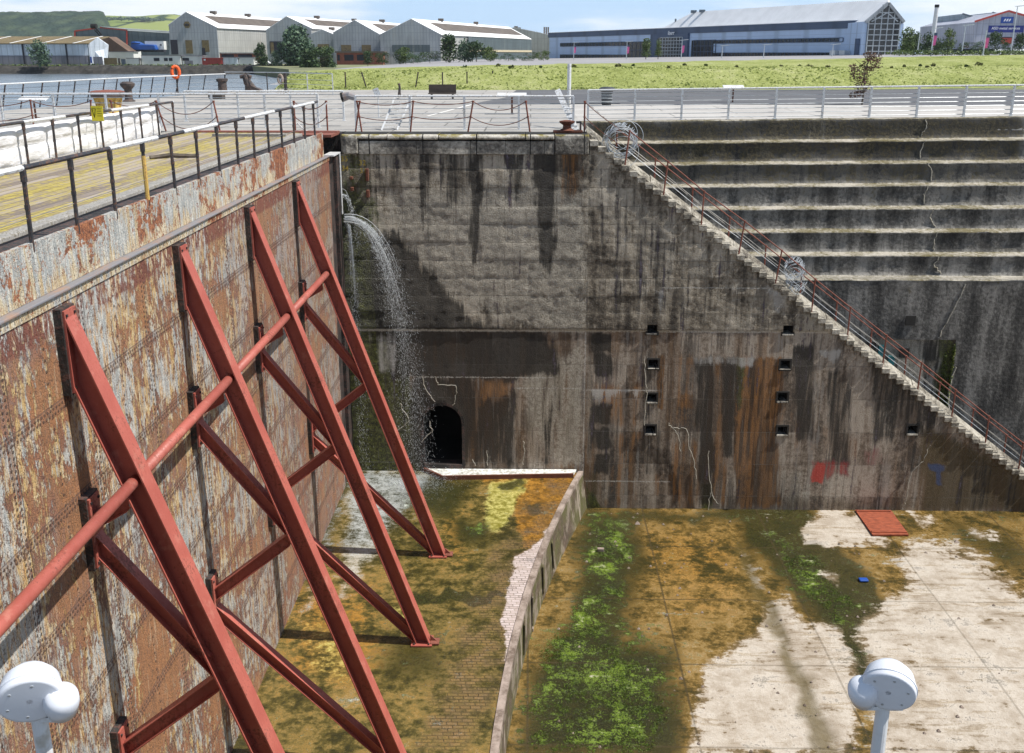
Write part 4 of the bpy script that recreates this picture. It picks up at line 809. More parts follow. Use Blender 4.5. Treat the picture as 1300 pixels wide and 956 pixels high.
# ================================================================== RAKING SHORES
def strip(b, p0, p1, o1, o2, y0, y1, c0, c1):
    """a band between offsets o1,o2 of the line p0->p1 (x,z), cut at c0 / c1 = ('x'|'z', value)"""
    d = np.array([p1[0]-p0[0], p1[1]-p0[1]], float); d /= np.linalg.norm(d); n = np.array([-d[1], d[0]]); out = []
    for c, seq in ((c0, (o1, o2)), (c1, (o2, o1))):
        for o in seq:
            base = np.array(p0)+n*o; i = 0 if c[0] == 'x' else 1
            t = (c[1]-base[i])/d[i]; out.append(base+d*t)
    b.prism([(p[0], y0, p[1]) for p in out], (0, y1-y0, 0))
def ibeam(b, p0, p1, dep, wid, yc, c0, c1, tf=.022, tw=.016):
    h = dep/2
    strip(b, p0, p1, h-tf, h, yc-wid/2, yc+wid/2, c0, c1); strip(b, p0, p1, -h, -h+tf, yc-wid/2, yc+wid/2, c0, c1)
    strip(b, p0, p1, -h+tf, h-tf, yc-tw/2, yc+tw/2, c0, c1)
def make_shore(yc):
    t = thing('raking_shore', (GX, yc, ZS), '', 'steel shore', 'steel raking shores propping the dock gate')
    px0 = -6.20; R0, R1 = (-6.20, -1.42), (-2.66, -11.83)
    sl = (R1[0]-R0[0])/(R1[1]-R0[1]); rx = lambda z: R0[0]+(z-R0[1])*sl
    b = MB(); ibeam(b, R0, R1, .33, .32, yc, ('x', px0), ('z', ZS+.04)); b.build('raker', M['red'], t)
    for zt, zb in ((-.80, -1.95), (-3.55, -4.62), (-7.42, -8.55)):
        b = MB(); b.box(px0-.03, px0, yc-.165, yc+.165, zb, zt); pl = b.build('end_plate', M['red'], t)
        b = MB()
        for z in (zt-.07, zb+.07):
            for s in (-1, 1): b.box(px0, px0+.02, yc+s*.12-.018, yc+s*.12+.018, z-.018, z+.018)
        b.build('bolt', M['steel_dark'], pl)
        b = MB(); b.box(GX-.03, px0-.03, yc-.20, yc+.20, zb-.03, zt+.03); b.build('packing_block', M['tar'], t)
    f = -.16
    def tor(z): return rx(z)-.17   # underside flange of the raker
    # stub strut and brace from the middle plate, strut and long brace from the lower one
    for a_, c_, nm in (((-6.2, -3.92), (-5.35, -3.42), 'strut'), ((-6.2, -7.80), (-4.62, -6.55), 'strut')):
        b = MB(); ibeam(b, a_, c_, .22, .21, yc, ('x', px0), ('x', tor(c_[1])-.02), .014, .012); b.build(nm, M['red'], t)
    for a_, c_ in (((-6.2, -4.32), (-4.70, -6.30)), ((-6.2, -8.22), (-2.95, -11.60))):
        b = MB(); ibeam(b, a_, c_, .22, .21, yc, ('x', px0), ('x', tor(c_[1])+.0), .014, .012); b.build('brace', M['red'], t)
    b = MB(); b.box(-2.95, -2.42, yc-.24, yc+.24, ZS+.01, ZS+.045); bp = b.build('base_plate', M['red'], t)
    b = MB(); b.prism([(-2.48, yc-.02, ZS+.045), (-2.30, yc-.02, ZS+.045), (-2.48, yc-.02, ZS+.22)], (0, .04, 0)); b.box(-2.47, -2.25, yc-.16, yc+.10, ZS+.02, ZS+.06); b.build('cleat', M['rustred'], t)
    b = MB()
    for s in (-1, 1):
        for x in (-2.87, -2.5): b.tube([(x, yc+s*.19, ZS+.045), (x, yc+s*.19, ZS+.09)], .02, 6)
    b.build('anchor_bolt', M['steel_dark'], bp)
    return t
labs = ['nearest red steel raking shore, its foot below the picture and its top plate furthest left', 'second red raking shore from the camera, between the nearest shore and the pair whose feet show',
        'third red raking shore from the camera, its foot plate standing on the sill nearer than the waterfall', 'farthest red raking shore, closest to the water jet at the head wall']
s0 = make_shore(12.75); s0['label'] = labs[0]
for i, y in enumerate((17.3, 21.85, 26.4)):
    c = copy_tree(s0); c.location = (GX, y, ZS); c['label'] = labs[i+1]
b = MB()
b.tube([(-5.56, 3.0, -3.29), (-5.56, 12.72, -3.29)], .085, 16)
for y in (12.78, 17.33, 21.88): b.tube([(-5.56, y, -3.29), (-5.56, y+4.49, -3.29)], .085, 16)
tag(b.build('brace_pipe', M['red'], smooth=False), 'long round salmon-red steel pipe running level through all four raking shores', 'steel pipe')
for p_ in bpy.data.objects['brace_pipe'].data.polygons: p_.use_smooth = len(p_.vertices) == 4

# ================================================================== WATER JETS
def jet(name, label, p, v0, n, spread, life, size, strands=14):
    """falling water as drops and threads along ballistic paths"""
    b = []; f = []
    p = np.array(p, float)
    def dragged(v, t): e = (1-math.exp(-1.0*t)); return np.array([v[0]*e, v[1]*t, v[2]*t-4.9*t*t])
    def drop(c, s, vel):
        d = vel/np.linalg.norm(vel); a = np.cross(d, [0.3, .9, .1]); a /= np.linalg.norm(a); e = np.cross(d, a); o = len(b)
        L = s*RNG.uniform(1.2, 5.0)
        b.extend([c-d*L, c+a*s*.5, c-a*.25*s+e*s*.45, c-a*.25*s-e*s*.45, c+d*L]); f.extend([(o,o+1,o+2),(o,o+2,o+3),(o,o+3,o+1),(o+4,o+2,o+1),(o+4,o+3,o+2),(o+4,o+1,o+3)])
    for i in range(n):
        t = life*RNG.uniform(0, 1)**.8; k = t/life
        v = np.array(v0)*(1+RNG.normal()*spread*.8)+RNG.normal(size=3)*spread*.5*np.linalg.norm(v0); v[0] = abs(v[0])
        q = p+RNG.normal(size=3)*.03+dragged(v, t)
        if q[2] < ZS+.02 or q[1] > D-.08: continue
        drop(q, size*RNG.uniform(.4, 1.2), v+np.array([0, 0, -9.8*t+.01]))
    mb = MB(); mb.v = [tuple(x) for x in b]; mb.f = f
    for i in range(strands):
        v = np.array(v0)*(1+RNG.normal()*spread*.6)+RNG.normal(size=3)*spread*.25*np.linalg.norm(v0); off = RNG.normal(size=3)*np.array([.02, .03, .075])
        te = life*RNG.uniform(.25, .6); pts = [p+off+dragged(v, t) for t in np.linspace(0, te, 12)]
        pts = [x for x in pts if x[1] < D-.05]
        if len(pts) > 2: mb.tube(pts, RNG.uniform(.004, .011), 5, True, .002)
    return stuff(tag(mb.build(name, M['jet']), label, 'water jet'))
jet('water_jet', 'main white water jet arching from the gate end and breaking into falling drops', (-6.08, 32.0, -2.72), (3.0, -.10, .35), 8000, .15, 1.45, .0078, 22)
jet('water_jet', 'thin upper spurt of water leaking from the gate end above the main jet', (-6.12, 32.05, -1.92), (1.0, -.05, .2), 350, .12, .62, .010, 4)
jet('water_jet', 'sheet of dripping water running down the seam under the main jet', (-6.0, 32.1, -2.95), (.25, -.02, -.2), 2200, .7, 1.30, .008, 10)
jet('water_jet', 'loose veil of drops falling across the dark arch', (-5.2, 31.9, -3.6), (1.55, -.05, -.6), 1600, .34, 1.15, .007, 0)
# splash at the foot
b = MB()
for k in range(2600):
    a = RNG.uniform(0, math.pi); v = RNG.uniform(.3, 2.6); t = RNG.uniform(0, .42); q = np.array([-3.9, 31.5, ZS])+np.array([RNG.normal()*.55, RNG.normal()*.5, 0])+np.array([math.cos(a)*v*t*1.2, -abs(math.sin(a))*v*t, (2.3*t-4.9*t*t)*RNG.uniform(.2, 1)])
    if q[2] < ZS or q[1] > D-.05: continue
    s = RNG.uniform(.006, .017); b.add([q+(-s,0,0), q+(s,0,0), q+(0,s,0), q+(0,0,s*1.5)], [(0,2,1),(0,1,3),(1,2,3),(2,0,3)])
stuff(tag(b.build('splash', M['jet']), 'white splash where the falling water strikes the sill', 'splash'))
# ================================================================== QUAY BEYOND
def sheet(name, poly, z0, z1, mat):
    b = MB(); b.prism([(x, y, z0) for x, y in poly], (0, 0, z1-z0)); return b.build(name, mat)
q1 = sheet('quay_paving', [(-26,33.42),(-6.3,33.42),(1.88,33.42),(1.88,33.42),(1.88,39.0),(1.88,74),(-18,74),(-20.8,69.5),(-24,46)], -9, 0, M['quay']); struct(q1)
q2 = sheet('quay_apron', [(1.885,YC+.5),(90,YC+1.2),(90,74),(1.885,74)], -9, -.004, M['apron']); struct(q2)
b = MB(); k = 1.9
while k < 46:   # coping kerb along the top of the stepped wall
    k2 = min(k+2.4, 46); b.add([(k+.01, YC+.02, -.02+lift(k, 0)), (k2-.01, YC+.02, -.02+lift(k2, 0)), (k2-.01, YC+.75, .015+lift(k2, 0)), (k+.01, YC+.75, .015+lift(k, 0)), (k+.01, YC+.02, -.3), (k2-.01, YC+.02, -.3), (k2-.01, YC+.75, -.3), (k+.01, YC+.75, -.3)],
        [(0,1,2,3),(7,6,5,4),(0,4,5,1),(1,5,6,2),(2,6,7,3),(3,7,4,0)]); k = k2
b.build('coping_edge', M['apron'], side, bevel=.012)
sheet_y = lambda u, v: onz(u, v, 0)[:2]
rd = sheet('asphalt_road', [(-3.0,52.5),(90,47.5),(90,80.0),(60,76),(-1,72.6),(-1.5,60)], -.05, .006, M['asphalt']); struct(rd)
b = MB(); a_ = onz(540, 148, 0); c_ = onz(600, 132, 0); b.prism([(a_[0], a_[1], .01), (a_[0]+.12, a_[1], .01), (c_[0]+.2, c_[1], .01), (c_[0], c_[1], .01)], (0, 0, .003)); struct(tag(b.build('painted_line', M['roadpaint']), 'thin white painted line on the quay paving'))
cover = MB(); cover.box(1.0, 4.6, 52.2, 52.6, .007, .03); tag(cover.build('drain_cover', M['binp']), 'long dark drain strip set in the paving beside the asphalt', 'drain cover')
pt = MB(); pt.prism([(-6.5, 75.2, .05), (3.5, 75.8, .05), (6.5, 79, .35), (-3.0, 79.5, .35)], (0, 0, .03)); struct(tag(pt.build('grass_path', M['apron']), 'pale path patch at the foot of the grass bank'))
pt = MB(); pt.prism([(-2.2, 76.6, .2), (1.6, 76.8, .2), (1.8, 77.6, .26), (-1.6, 77.4, .26)], (0, 0, .02)); struct(tag(pt.build('bare_earth', M['redtrim'] if False else M['rust']), 'reddish bare earth strip on the path'))
# quay front down to the river, near-side quay below the camera
nq = sheet('near_quay', [(-40,-30),(46,-30),(46,2.6),(-40,2.6)], -14, 0, M['altar_plain']); struct(nq)
rv = MB(); rv.box(-400, -11.6, -30, 33.3, -3.2, -2.6); struct(rv.build('basin_water', M['water']))
rv = MB(); rv.add([(-400, 33.3, -2.6), (-26.1, 33.3, -2.6), (-24.0, 46, -2.6), (-20.8, 69.5, -2.6), (-17.5, 74, -2.6), (-28, 125, -2.6), (-48, 210, -2.6), (-70, 268, -2.6), (-400, 268, -2.6)], [tuple(range(9))]); rv.v = rv.v
struct(rv.build('river_water', M['water']))
# ---- grass bank: one undulating ridge with tufts
def crest(X): return .95+.35*ss(X, -25, 5)+.05*ss(X, 20, 60)+(fbm(X*.06, X*0, 91)-.5)*.3
def front(X): return 72.6+np.clip(X, 0, 200)*.22
def bank(X, Y):
    f = front(X); t = ss(Y, f, f+12); back = 1-ss(Y, f+18, f+34)
    left = ss(X, -21.5-(Y-72)*.20, -17.0-(Y-72)*.20)
    h = crest(X)*t; far = -.55+1.5*ss(X, -60, 0)+.020*np.clip(X, 0, 75)+.04; h = np.where(Y > f+18, far+(h-far)*back, h)
    return (h+(fbm(X*.25, Y*.25, 92)-.5)*.40*t+.02)*left-3.0*(1-left)
xs = np.concatenate([np.arange(-44, 60, .6), np.arange(60, 130, 2)]); ys = np.arange(71.5, 140, .6); X, Y = np.meshgrid(xs, ys); Z = np.where(Y < front(X), -.03, bank(X, Y))
Z = np.where((X < -16), bank(X, Y), Z)
gb = gridmesh('grass_bank', np.stack([X, Y, Z], -1).reshape(-1, 3), len(xs), len(ys), M['grass']); tag(gb, 'long grassy bank behind the quay road'); struct(gb)
n = 9000; tx = RNG.uniform(-28, 75, n); ty = front(tx)+RNG.uniform(0, 1, n)**1.2*17; tz = bank(tx, ty); okk = tz > -.5; tx, ty, tz = tx[okk], ty[okk], tz[okk]
clump = fbm(tx*.5, ty*.5, 95); tb = []; tf = []
for x, y, z, c_ in zip(tx, ty, tz, clump):
    h = .05+.22*max(0, c_-.42)*RNG.uniform(.6, 1.8); w = RNG.uniform(.08, .20); a = RNG.uniform(-.6, .6); o = len(tb)
    tb += [(x-w*math.cos(a), y-w*math.sin(a), z-.05), (x+w*math.cos(a), y+w*math.sin(a), z-.05), (x+RNG.uniform(-.1,.1), y+RNG.uniform(-.1,.1), z+h)]; tf.append((o, o+1, o+2))
mb = MB(); mb.v = [tuple(map(float, p)) for p in tb]; mb.f = tf; stuff(tag(mb.build('grass_tuft', M['tuft']), 'uneven tufts of pale green grass covering the bank', 'grass'))
# small weeds and shrubs along the crest
wd = []
for u in list(range(590, 1300, 13)):
    if random.random() < .6: continue
    uu = u+random.uniform(-7, 7); Yw = 88+random.uniform(-4, 5)+max(0, (uu-674)*.07*.22); q = ony(uu, 84, Yw); s = random.uniform(.08, .22)
    zb = float(bank(np.array([q[0]]), np.array([Yw]))[0]); wd.append((q[0], Yw, zb+s*.6, s*random.uniform(1,2), s, s))
for i, w in enumerate(wd):
    o = leaves('low_shrub', [w], 70, .10, M['leaf_weed' if i % 3 else 'leaf_mid'], origin=(w[0], w[1], w[2]-w[5])); tag(o, 'tiny low shrub in the row along the crest of the grass bank', 'shrub', 'low shrubs along the crest of the grass bank')
# ---- far land
def ground_far(X): return -.6+1.5*ss(X, -60, 0)+.020*np.clip(X, 0, 75)
b = MB(); b.v = [(x, y, -.62) for x, y in ((-32,136),(-38,160),(-50,210),(-74,269),(-3000,269),(-3000,3200),(3000,3200),(3000,122),(60,122),(-12,122),(-30,128))]; pf = b.v; b = MB(); b.prism([(x, y, -5.0) for x, y, z in pf], (0, 0, 4.38)); fg = b.build('far_ground', M['farland']); struct(fg)
def gz(x): return float(ground_far(np.array([float(x)]))[0])
b = MB(); pts = [(-18, 118), (130, 118), (130, 400), (20, 400), (-40, 262), (-30, 160)]
xs = np.linspace(-32, 190, 80); ys = np.linspace(124, 330, 30); X, Y = np.meshgrid(xs, ys); Z = ground_far(X)+.03; Xs = np.where(X < -20, X+0*(Y-110), X)
Z = np.where(X < -22-(Y-110)*.18, -.9, Z)-.25*(Y < 125)
lot = gridmesh('gravel_lot', np.stack([X, Y, Z], -1).reshape(-1, 3), 80, 30, M['carpark']); tag(lot, 'wide grey gravel lot before the offices'); struct(lot)
# far bank: rough stones with grass above
xs = np.arange(-330, -52, 1.2); T = np.linspace(0, 1, 8); X, J = np.meshgrid(xs, T); Yb = 262+J*9+(fbm(X*.2, J*3, 101)-.5)*3; Zb = -2.9+2.35*ss(J, 0, .6)+(fbm(X*.5, J*7, 102)-.5)*.9
bk = gridmesh('far_bank', np.stack([X, Yb, Zb], -1).reshape(-1, 3), len(xs), 8, M['bank'], smooth=False); struct(bk)
b = MB()
gs = leaves('bank_grass', [(x, 270+RNG.uniform(-2, 1), -.75, 3.2, 1.5, .5) for x in np.arange(-300, -58, 4)], 7000, .35, M['leaf_mid']); stuff(tag(gs, 'rough grass along the top of the far river bank', 'grass'))
# ================================================================== FENCES
def quay_fence(label, pts, z0, h, n_wire=7, post_r=.036, wr=.013, name='quay_railing', mat='white', lean=0.0, group=None):
    """pts: list of post feet; one post per point"""
    t = thing(name, (pts[0][0], pts[0][1], z0), label, 'railing', group)
    for p in pts:
        b = MB(); z = z0 if len(p) < 3 else p[2]; b.bar((p[0], p[1], z), (p[0]+lean, p[1], z+h), post_r*2, post_r*2.2, (0,1,0)); b.box(p[0]-.08, p[0]+.08, p[1]-.07, p[1]+.07, z, z+.015); b.build('post', M[mat], t)
    L = [(p[0]+lean, p[1], (z0 if len(p) < 3 else p[2])+h) for p in pts]
    b = MB(); b.tube(L, .034, 8); b.build('top_rail', M['white'], t)
    b = MB()
    for i in range(n_wire):
        f = (i+.6)/(n_wire+.3); b.tube([(p[0]+lean*f, p[1], (z0 if len(p) < 3 else p[2])+h*f) for p in pts], wr, 4)
    b.build('rail_wires', M['galv'], t)
    return t
P0 = onz(788, 152, 0); fy = YC+.30
quay_fence('long white post and wire railing on the coping above the stepped dock wall', [(1.9+.30+i*1.79, fy, .01+float(lift(1.9+i*1.79, 0))) for i in range(24)], 0, 1.15, 7)
quay_fence('short white wire railing behind the chains on the head wall', [(-5.85+i*1.85-.1, 34.25+.0*i) for i in range(5)], 0, 1.12, 7)
b = MB(); t = thing('leaning_gate_post', (1.55, 33.9, 0), 'broad white slanting gate frame at the right end of the head wall railing', 'gate frame')
b.bar((1.55, 34.0, 0), (.95, 36.2, 1.25), .20, .05, (0,1,0)); b.build('frame', M['white'], t)
b = MB()
for i in range(9): b.bar((1.50-.06*i, 34.1+.23*i, .12+.115*i), (1.50-.06*i, 34.1+.23*i, .16+.115*i), .16, .02, (0,1,0))
b.build('slot', M['galv'], t)
quay_fence('white post and wire railing along the quay edge seen above the gate deck', [(-18.6+i*1.86, 35.2) for i in range(7)], 0, 1.15, 6)
t = quay_fence('rear white railing crossing the open quay behind the yellow capstan', [(-13.2+i*2.0, 38.4+.12*i) for i in range(4)], 0, 1.12, 6)
b = MB(); t = thing('slatted_gate_panel', (-4.9, 34.6, 0), 'white ladder-like slatted panel leaning against the head wall railing', 'gate panel')
A1, A2 = np.array((-5.05, 33.95, .0)), np.array((-4.62, 34.6, 1.12)); B1 = A1+(.85, .25, 0); B2 = A2+(.55, .25, 0)
b.bar(A1, A2, .06, .05, (0,1,0)); b.bar(B1-np.array((.35,0,0)), B2, .06, .05, (0,1,0)); b.build('stile', M['white'], t); b = MB()
for i in range(1, 11):
    f = i/11; b.bar(A1+(A2-A1)*f, (B1-np.array((.35,0,0)))+(B2-(B1-np.array((.35,0,0))))*f, .03, .02, (0,1,0))
b.build('rung', M['white'], t)
# river edge fence, posts leaning
qp = [onz(u, v, 0) for u, v in ((-75,152),(-35,146),(10,140.5),(33,138.5),(57,136),(78,134),(98,132.2),(117,130),(135,128.5),(151,127),(167,125.6),(182,124.4),(196,123.2),(212,122),(228,121),(243,119.8),(262,118.4),(287,116.8))]
t = thing('river_railing', (qp[5][0], qp[5][1], 0), 'long white railing with thin leaning dark posts along the river edge', 'railing')
for p in qp: b = MB(); b.bar((p[0]-.25, p[1], 0), (p[0]+.05, p[1], 1.18), .05, .05, (0,1,0)); b.build('post', M['steel_dark'], t)
b = MB(); b.tube([(p[0]+.05, p[1], 1.18) for p in qp], .04, 6); b.build('top_rail', M['white'], t)
b = MB()
for z in (.2, .45, .7, .95): b.tube([(p[0]-.1, p[1], z) for p in qp], .012, 4)
b.build('rail_wires', M['galv'], t)
qp = [onz(u, v, 0) for u, v in ((287,116.8),(314,117),(340,117.5),(363,118.2),(391,119.5),(423,121))]
t = thing('river_railing', (qp[0][0], qp[0][1], 0), 'far white railing turning across the end of the quay in front of the grass', 'railing')
for i, p in enumerate(qp): b = MB(); b.bar((p[0], p[1], 0), (p[0], p[1], 1.3), .06, .05, (0,1,0)); b.build('post', M['white' if i > 3 else 'steel_dark'], t)
b = MB(); b.tube([(p[0], p[1], 1.3) for p in qp], .035, 6); b.build('top_rail', M['galv'], t)
b = MB()
for z in (.3, .6, .9): b.tube([(p[0], p[1], z) for p in qp], .012, 4)
b.build('rail_wires', M['galv'], t)
# little dark stakes in the grass
for i, (u, v, l) in enumerate(((439,112,0),(466,112,-.35),(562,112,0),(593,111,0),(624,109,.1),(527,112,.25))):
    q = onz(u, v, .05); b = MB(); b.bar((q[0], q[1], -.1), (q[0]+l, q[1], 1.15), .09, .07, (0,1,0)); b.box(q[0]+l-.06, q[0]+l+.06, q[1]-.05, q[1]+.05, 1.13, 1.19)
    tag(b.build('stake', M['bollard'], origin=tuple(q)), ['upright dark stake in the grass, leftmost of the row', 'strongly leaning dark stake in the grass by the mooring post', 'dark stake in the grass left of the middle of the row', 'dark stake in the grass between two upright ones', 'tallest dark stake in the grass, rightmost of the row', 'slightly leaning dark stake in the grass behind the slatted panel'][i], 'stake', 'dark stakes at the foot of the grass bank')
# chain barrier posts on the head wall
def chain(b, p, q, sag, r=.014):
    p = np.array(p, float); q = np.array(q, float)
    b.tube([p+(q-p)*t+np.array([0, 0, -sag*4*t*(1-t)]) for t in np.linspace(0, 1, 13)], r, 5)
def chain_barrier(label, posts, spans, h=.98):
    t = thing('chain_barrier', (posts[0][0], posts[0][1], 0), label, 'chain barrier'); tops = []
    for x, y, l in posts:
        b = MB(); b.tube([(x, y, 0), (x+l, y, h)], .028, 7); b.tube([(x+l*.98, y, h-.03), (x+l, y, h+.03)], .042, 7); b.tube([(x+l*.48, y, h*.48), (x+l*.52, y, h*.52)], .04, 7); b.build('post', M['rustred'], t); tops.append(((x+l, y, h), (x+l*.5, y, h*.5)))
    for i, j, s1 in spans:
        for k in (0, 1): b = MB(); chain(b, tops[i][k], tops[j][k], s1); b.build('chain', M['wire' if False else 'rust'], t)
    return t
chain_barrier('rust-red leaning posts with two sagging chains along the top of the head wall', [(-5.82, 33.3, .18), (-5.62, 33.35, -.12), (-4.0, 33.4, .12), (-2.08, 33.4, .18), (-.02, 33.4, -.14), (1.78, 33.3, 0)], [(1, 2, .12), (2, 3, .10), (3, 4, .28)])
chain_barrier('rusty posts with drooping chains beside the far corner of the gate deck', [(-13.9, 33.5, -.1), (-12.2, 33.4, -.25), (-10.35, 33.3, -.14)], [(0, 1, .18), (1, 2, .42)])
chain_barrier('rust-red post with loops of white rope at the gap between gate deck and head wall', [(-7.8, 33.2, 0), (-6.75, 33.3, .0)], [(0, 1, .25)])
b = MB(); chain(b, (-6.72, 33.25, .95), (-7.2, 33.0, .05), -.05, .02); chain(b, (-7.2, 33.0, .05), (-7.7, 33.1, .3), .1, .02); tag(b.build('rope', M['white']), 'short white rope looped down from the rusty post to the gate deck end', 'rope')
chain_barrier('rusty posts and chains along the river quay behind the white canvas', [(-19.5, 33.9, 0), (-16.9, 33.9, 0), (-14.9, 33.8, .1)], [(0, 1, .2), (1, 2, .2)])
# ---- stair hand rails
def stair_rail(label, y, i0, n, x0, dx, h, lean, wires):
    t = thing('stair_handrail', (x0, y, -1), label, 'handrail'); tp = []
    for i in range(n):
        x = x0+i*dx; z = -.02-SZ*((x-WX)/SX+.5); l = lean*random.uniform(.2, 1)*(1 if i < 5 else .3); b = MB(); b.tube([(x, y, z-.1), (x+l, y, z+h)], .026, 7); b.tube([(x+l, y, z+h-.03), (x+l, y, z+h+.03)], .035, 7); b.build('post', M['rustred'], t); tp.append((x+l, y, z+h))
    b = MB(); b.tube(tp, .020, 7); b.build('top_rail', M['rustred'], t)
    for w in wires:
        b = MB(); b.tube([(p[0]-.03, p[1], p[2]-h*w) for p in tp], .011, 5); b.build('guard_wire', M['galv' if w > .5 else 'wire'], t)
    return t
stair_rail('rust-red handrail with two wires along the outer edge of the descending stair', D+.14, 0, 13, 3.09, 1.3, 1.08, .14, (.42, .60))
stair_rail('inner rust-red handrail against the dock side of the descending stair', SY-.12, 0, 13, 2.85, 1.3, .92, .03, (.35,))
b = MB(); chain(b, (1.78, 33.3, .98), (2.9, D+.3, .15), .05); chain(b, (1.78, 33.3, .5), (2.9, D+.3, -.35), .05); tag(b.build('chain', M['rust']), 'pair of chains slanting from the last post of the head wall to the stair rail', 'chain')
def coil(name, label, u, v, y, r, n):
    c = ony(u, v, y); b = MB()
    for k in range(n):
        cx_, cz_ = c[0]+RNG.normal()*r*.22, c[2]+RNG.normal()*r*.25; rr = r*RNG.uniform(.72, 1.05); a0 = RNG.uniform(-.5, .5); pts = []
        yy = y+.5*(k/n)
        for t_ in np.linspace(0, 2*math.pi, 26): pts.append((cx_+rr*math.cos(t_), yy+a0*.3*math.sin(t_), cz_+rr*.97*math.sin(t_)))
        b.tube(pts, .008, 4, False)
    for k in range(60):
        a = RNG.uniform(0, 6.28); q = (c[0]+r*math.cos(a), y+RNG.uniform(0, .5), c[2]+r*math.sin(a)); b.bar(np.array(q)-.04, np.array(q)+.04, .012, .012)
    return tag(b.build(name, M['coil']), label, 'wire coil', 'coils of razor wire on the stair')
coil('wire_coil', 'big loose coil of razor wire at the top of the stair', 789, 178, D+.35, .50, 16)
coil('wire_coil', 'smaller double coil of razor wire halfway down the stair', 1010, 343, D+.45, .33, 8); coil('wire_coil', 'lower loop of razor wire hanging under the halfway coil', 1013, 359, D+.45, .30, 3)
# ---- quay furniture
t = thing('mooring_roller', (1.25, 33.15, 0), 'low rusty mooring roller on the right end of the head wall', 'mooring roller')
b = MB(); b.box(.75, 1.72, 32.95, 33.35, .0, .07); b.build('base', M['rust'], t, bevel=.01)
b = MB(); b.lathe((1.2, 33.15, .07), [(.26, 0), (.14, .07), (.13, .17), (.24, .24), (.26, .30), (.10, .33)], 18); b.build('drum', M['rust'], t, smooth=False)
b = MB(); b.box(1.62, 1.67, 33.0, 33.3, .07, .36); b.box(1.5, 1.67, 33.1, 33.2, .3, .36); b.build('bracket', M['steel_dark'], t)
cq = onz(139, 143, 0); t = thing('capstan', tuple(cq), 'big yellow capstan with a rust-brown flat top standing on the quay behind the railings', 'capstan')
b = MB(); b.lathe(tuple(cq), [(.50, 0), (.50, .1), (.44, .16), (.46, .55), (.60, .66)], 28); b.build('body', M['yellow'], t)
b = MB(); b.lathe(tuple(cq), [(.66, .665), (.70, .70), (.70, .83), (.66, .86)], 28); b.build('head', M['bollard'], t)
b = MB(); b.lathe(tuple(cq), [(.72, .865), (.74, .90), (.55, .95), (.1, .98)], 28); b.build('cap', M['rustred'], t)
for k in range(8):
    a = k*math.pi/4+.2; b = MB(); b.bar((cq[0]+.43*math.cos(a), cq[1]+.43*math.sin(a), .12), (cq[0]+.56*math.cos(a), cq[1]+.56*math.sin(a), .64), .05, .10, (0,0,1)); b.build('whelp', M['yellow'], t)
def bollard(u, v, label, h, r, kind):
    q = onz(u, v, 0); t = thing('bollard', tuple(q), label, 'bollard', 'old iron mooring posts by the river')
    b = MB()
    if kind == 0: b.lathe(tuple(q), [(r*1.1, 0), (r*1.15, .05), (r*.72, .12), (r*.68, h*.6), (r*1.25, h*.78), (r*1.35, h*.9), (r*.8, h)], 20); b.build('post', M['bollard'], t)
    elif kind == 1: b.lathe(tuple(q), [(r*.95, 0), (r*.85, h*.1), (r*.8, h*.72), (r*1.05, h*.82), (r*1.1, h*.96), (r*.6, h)], 20); b.build('post', M['bollard'], t)
    else:
        b.tube([(q[0]+.25, q[1], 0), (q[0]-.15, q[1], h*.55), (q[0]-.3, q[1], h*.95)], r*.9, 12, r1=r*.55); b.build('leaning_post', M['bollard'], t)
        b = MB(); b.tube([(q[0]-.62, q[1], h*.86), (q[0]-.25, q[1], h*.93), (q[0]+.12, q[1], h*.84)], r*.34, 10); b.build('horn', M['bollard'], t); b = MB(); b.prism([(q[0]-.3, q[1]-.3, 0), (q[0]+.95, q[1]-.3, 0), (q[0]+.85, q[1]-.3, .12), (q[0]+.1, q[1]-.3, .45), (q[0]-.25, q[1]-.3, .5)], (0, .6, 0)); b.build('foot', M['bollard'], t)
bollard(164, 129, 'dark mushroom-headed bollard just right of the yellow capstan', 1.05, .29, 0); bollard(283, 117.5, 'rust-brown round bollard with a flared head at the river edge', .92, .35, 1); bollard(318, 117, 'leaning black mooring post with a horned head beside the rust-brown bollard', 1.15, .38, 2)
q = onz(276, 126, 0); b = MB(); b.box(q[0]-.38, q[0]+.38, q[1]-.3, q[1]+.3, 0, .38); b.box(q[0]-.46, q[0]-.385, q[1]-.2, q[1]+.2, .05, .5); tag(b.build('supply_box', M['bench'], bevel=.03), 'small dark grey box standing on the quay in front of the rust-brown bollard', 'box')
q = onz(226, 121, 0); t = thing('lifebuoy', (q[0], q[1]-.1, 1.3), 'bright orange lifebuoy hung on the river edge railing', 'lifebuoy')
b = MB(); pts = []
for a in np.linspace(0, 2*math.pi, 25): pts.append((q[0]+.20*math.cos(a)+.02, q[1]-.12+.1*math.cos(a), 1.40+.34*math.sin(a)))
b.tube(pts, .10, 10, False); b.build('ring', M['orange'], t, smooth=True)
b = MB(); b.bar((q[0], q[1]+.02, 0), (q[0], q[1]+.02, 1.75), .08, .06, (0,1,0)); b.build('stand', M['steel_dark'], t)
q = onz(363, 117, 0); b = MB(); t = thing('lifebuoy', (q[0], q[1]-.1, .9), 'faded salmon lifebuoy on a dark post before the left end of the grass bank', 'lifebuoy')
b.tube([(q[0]-.3+.14*math.cos(a), q[1]-.1, .85+.27*math.sin(a)) for a in np.linspace(0, 2*math.pi, 20)], .09, 8, False); b.build('ring', M['nosing'], t); b = MB(); b.box(q[0]-.1, q[0]+.1, q[1]-.05, q[1]+.05, 0, 1.25); b.build('stand', M['steel_dark'], t)
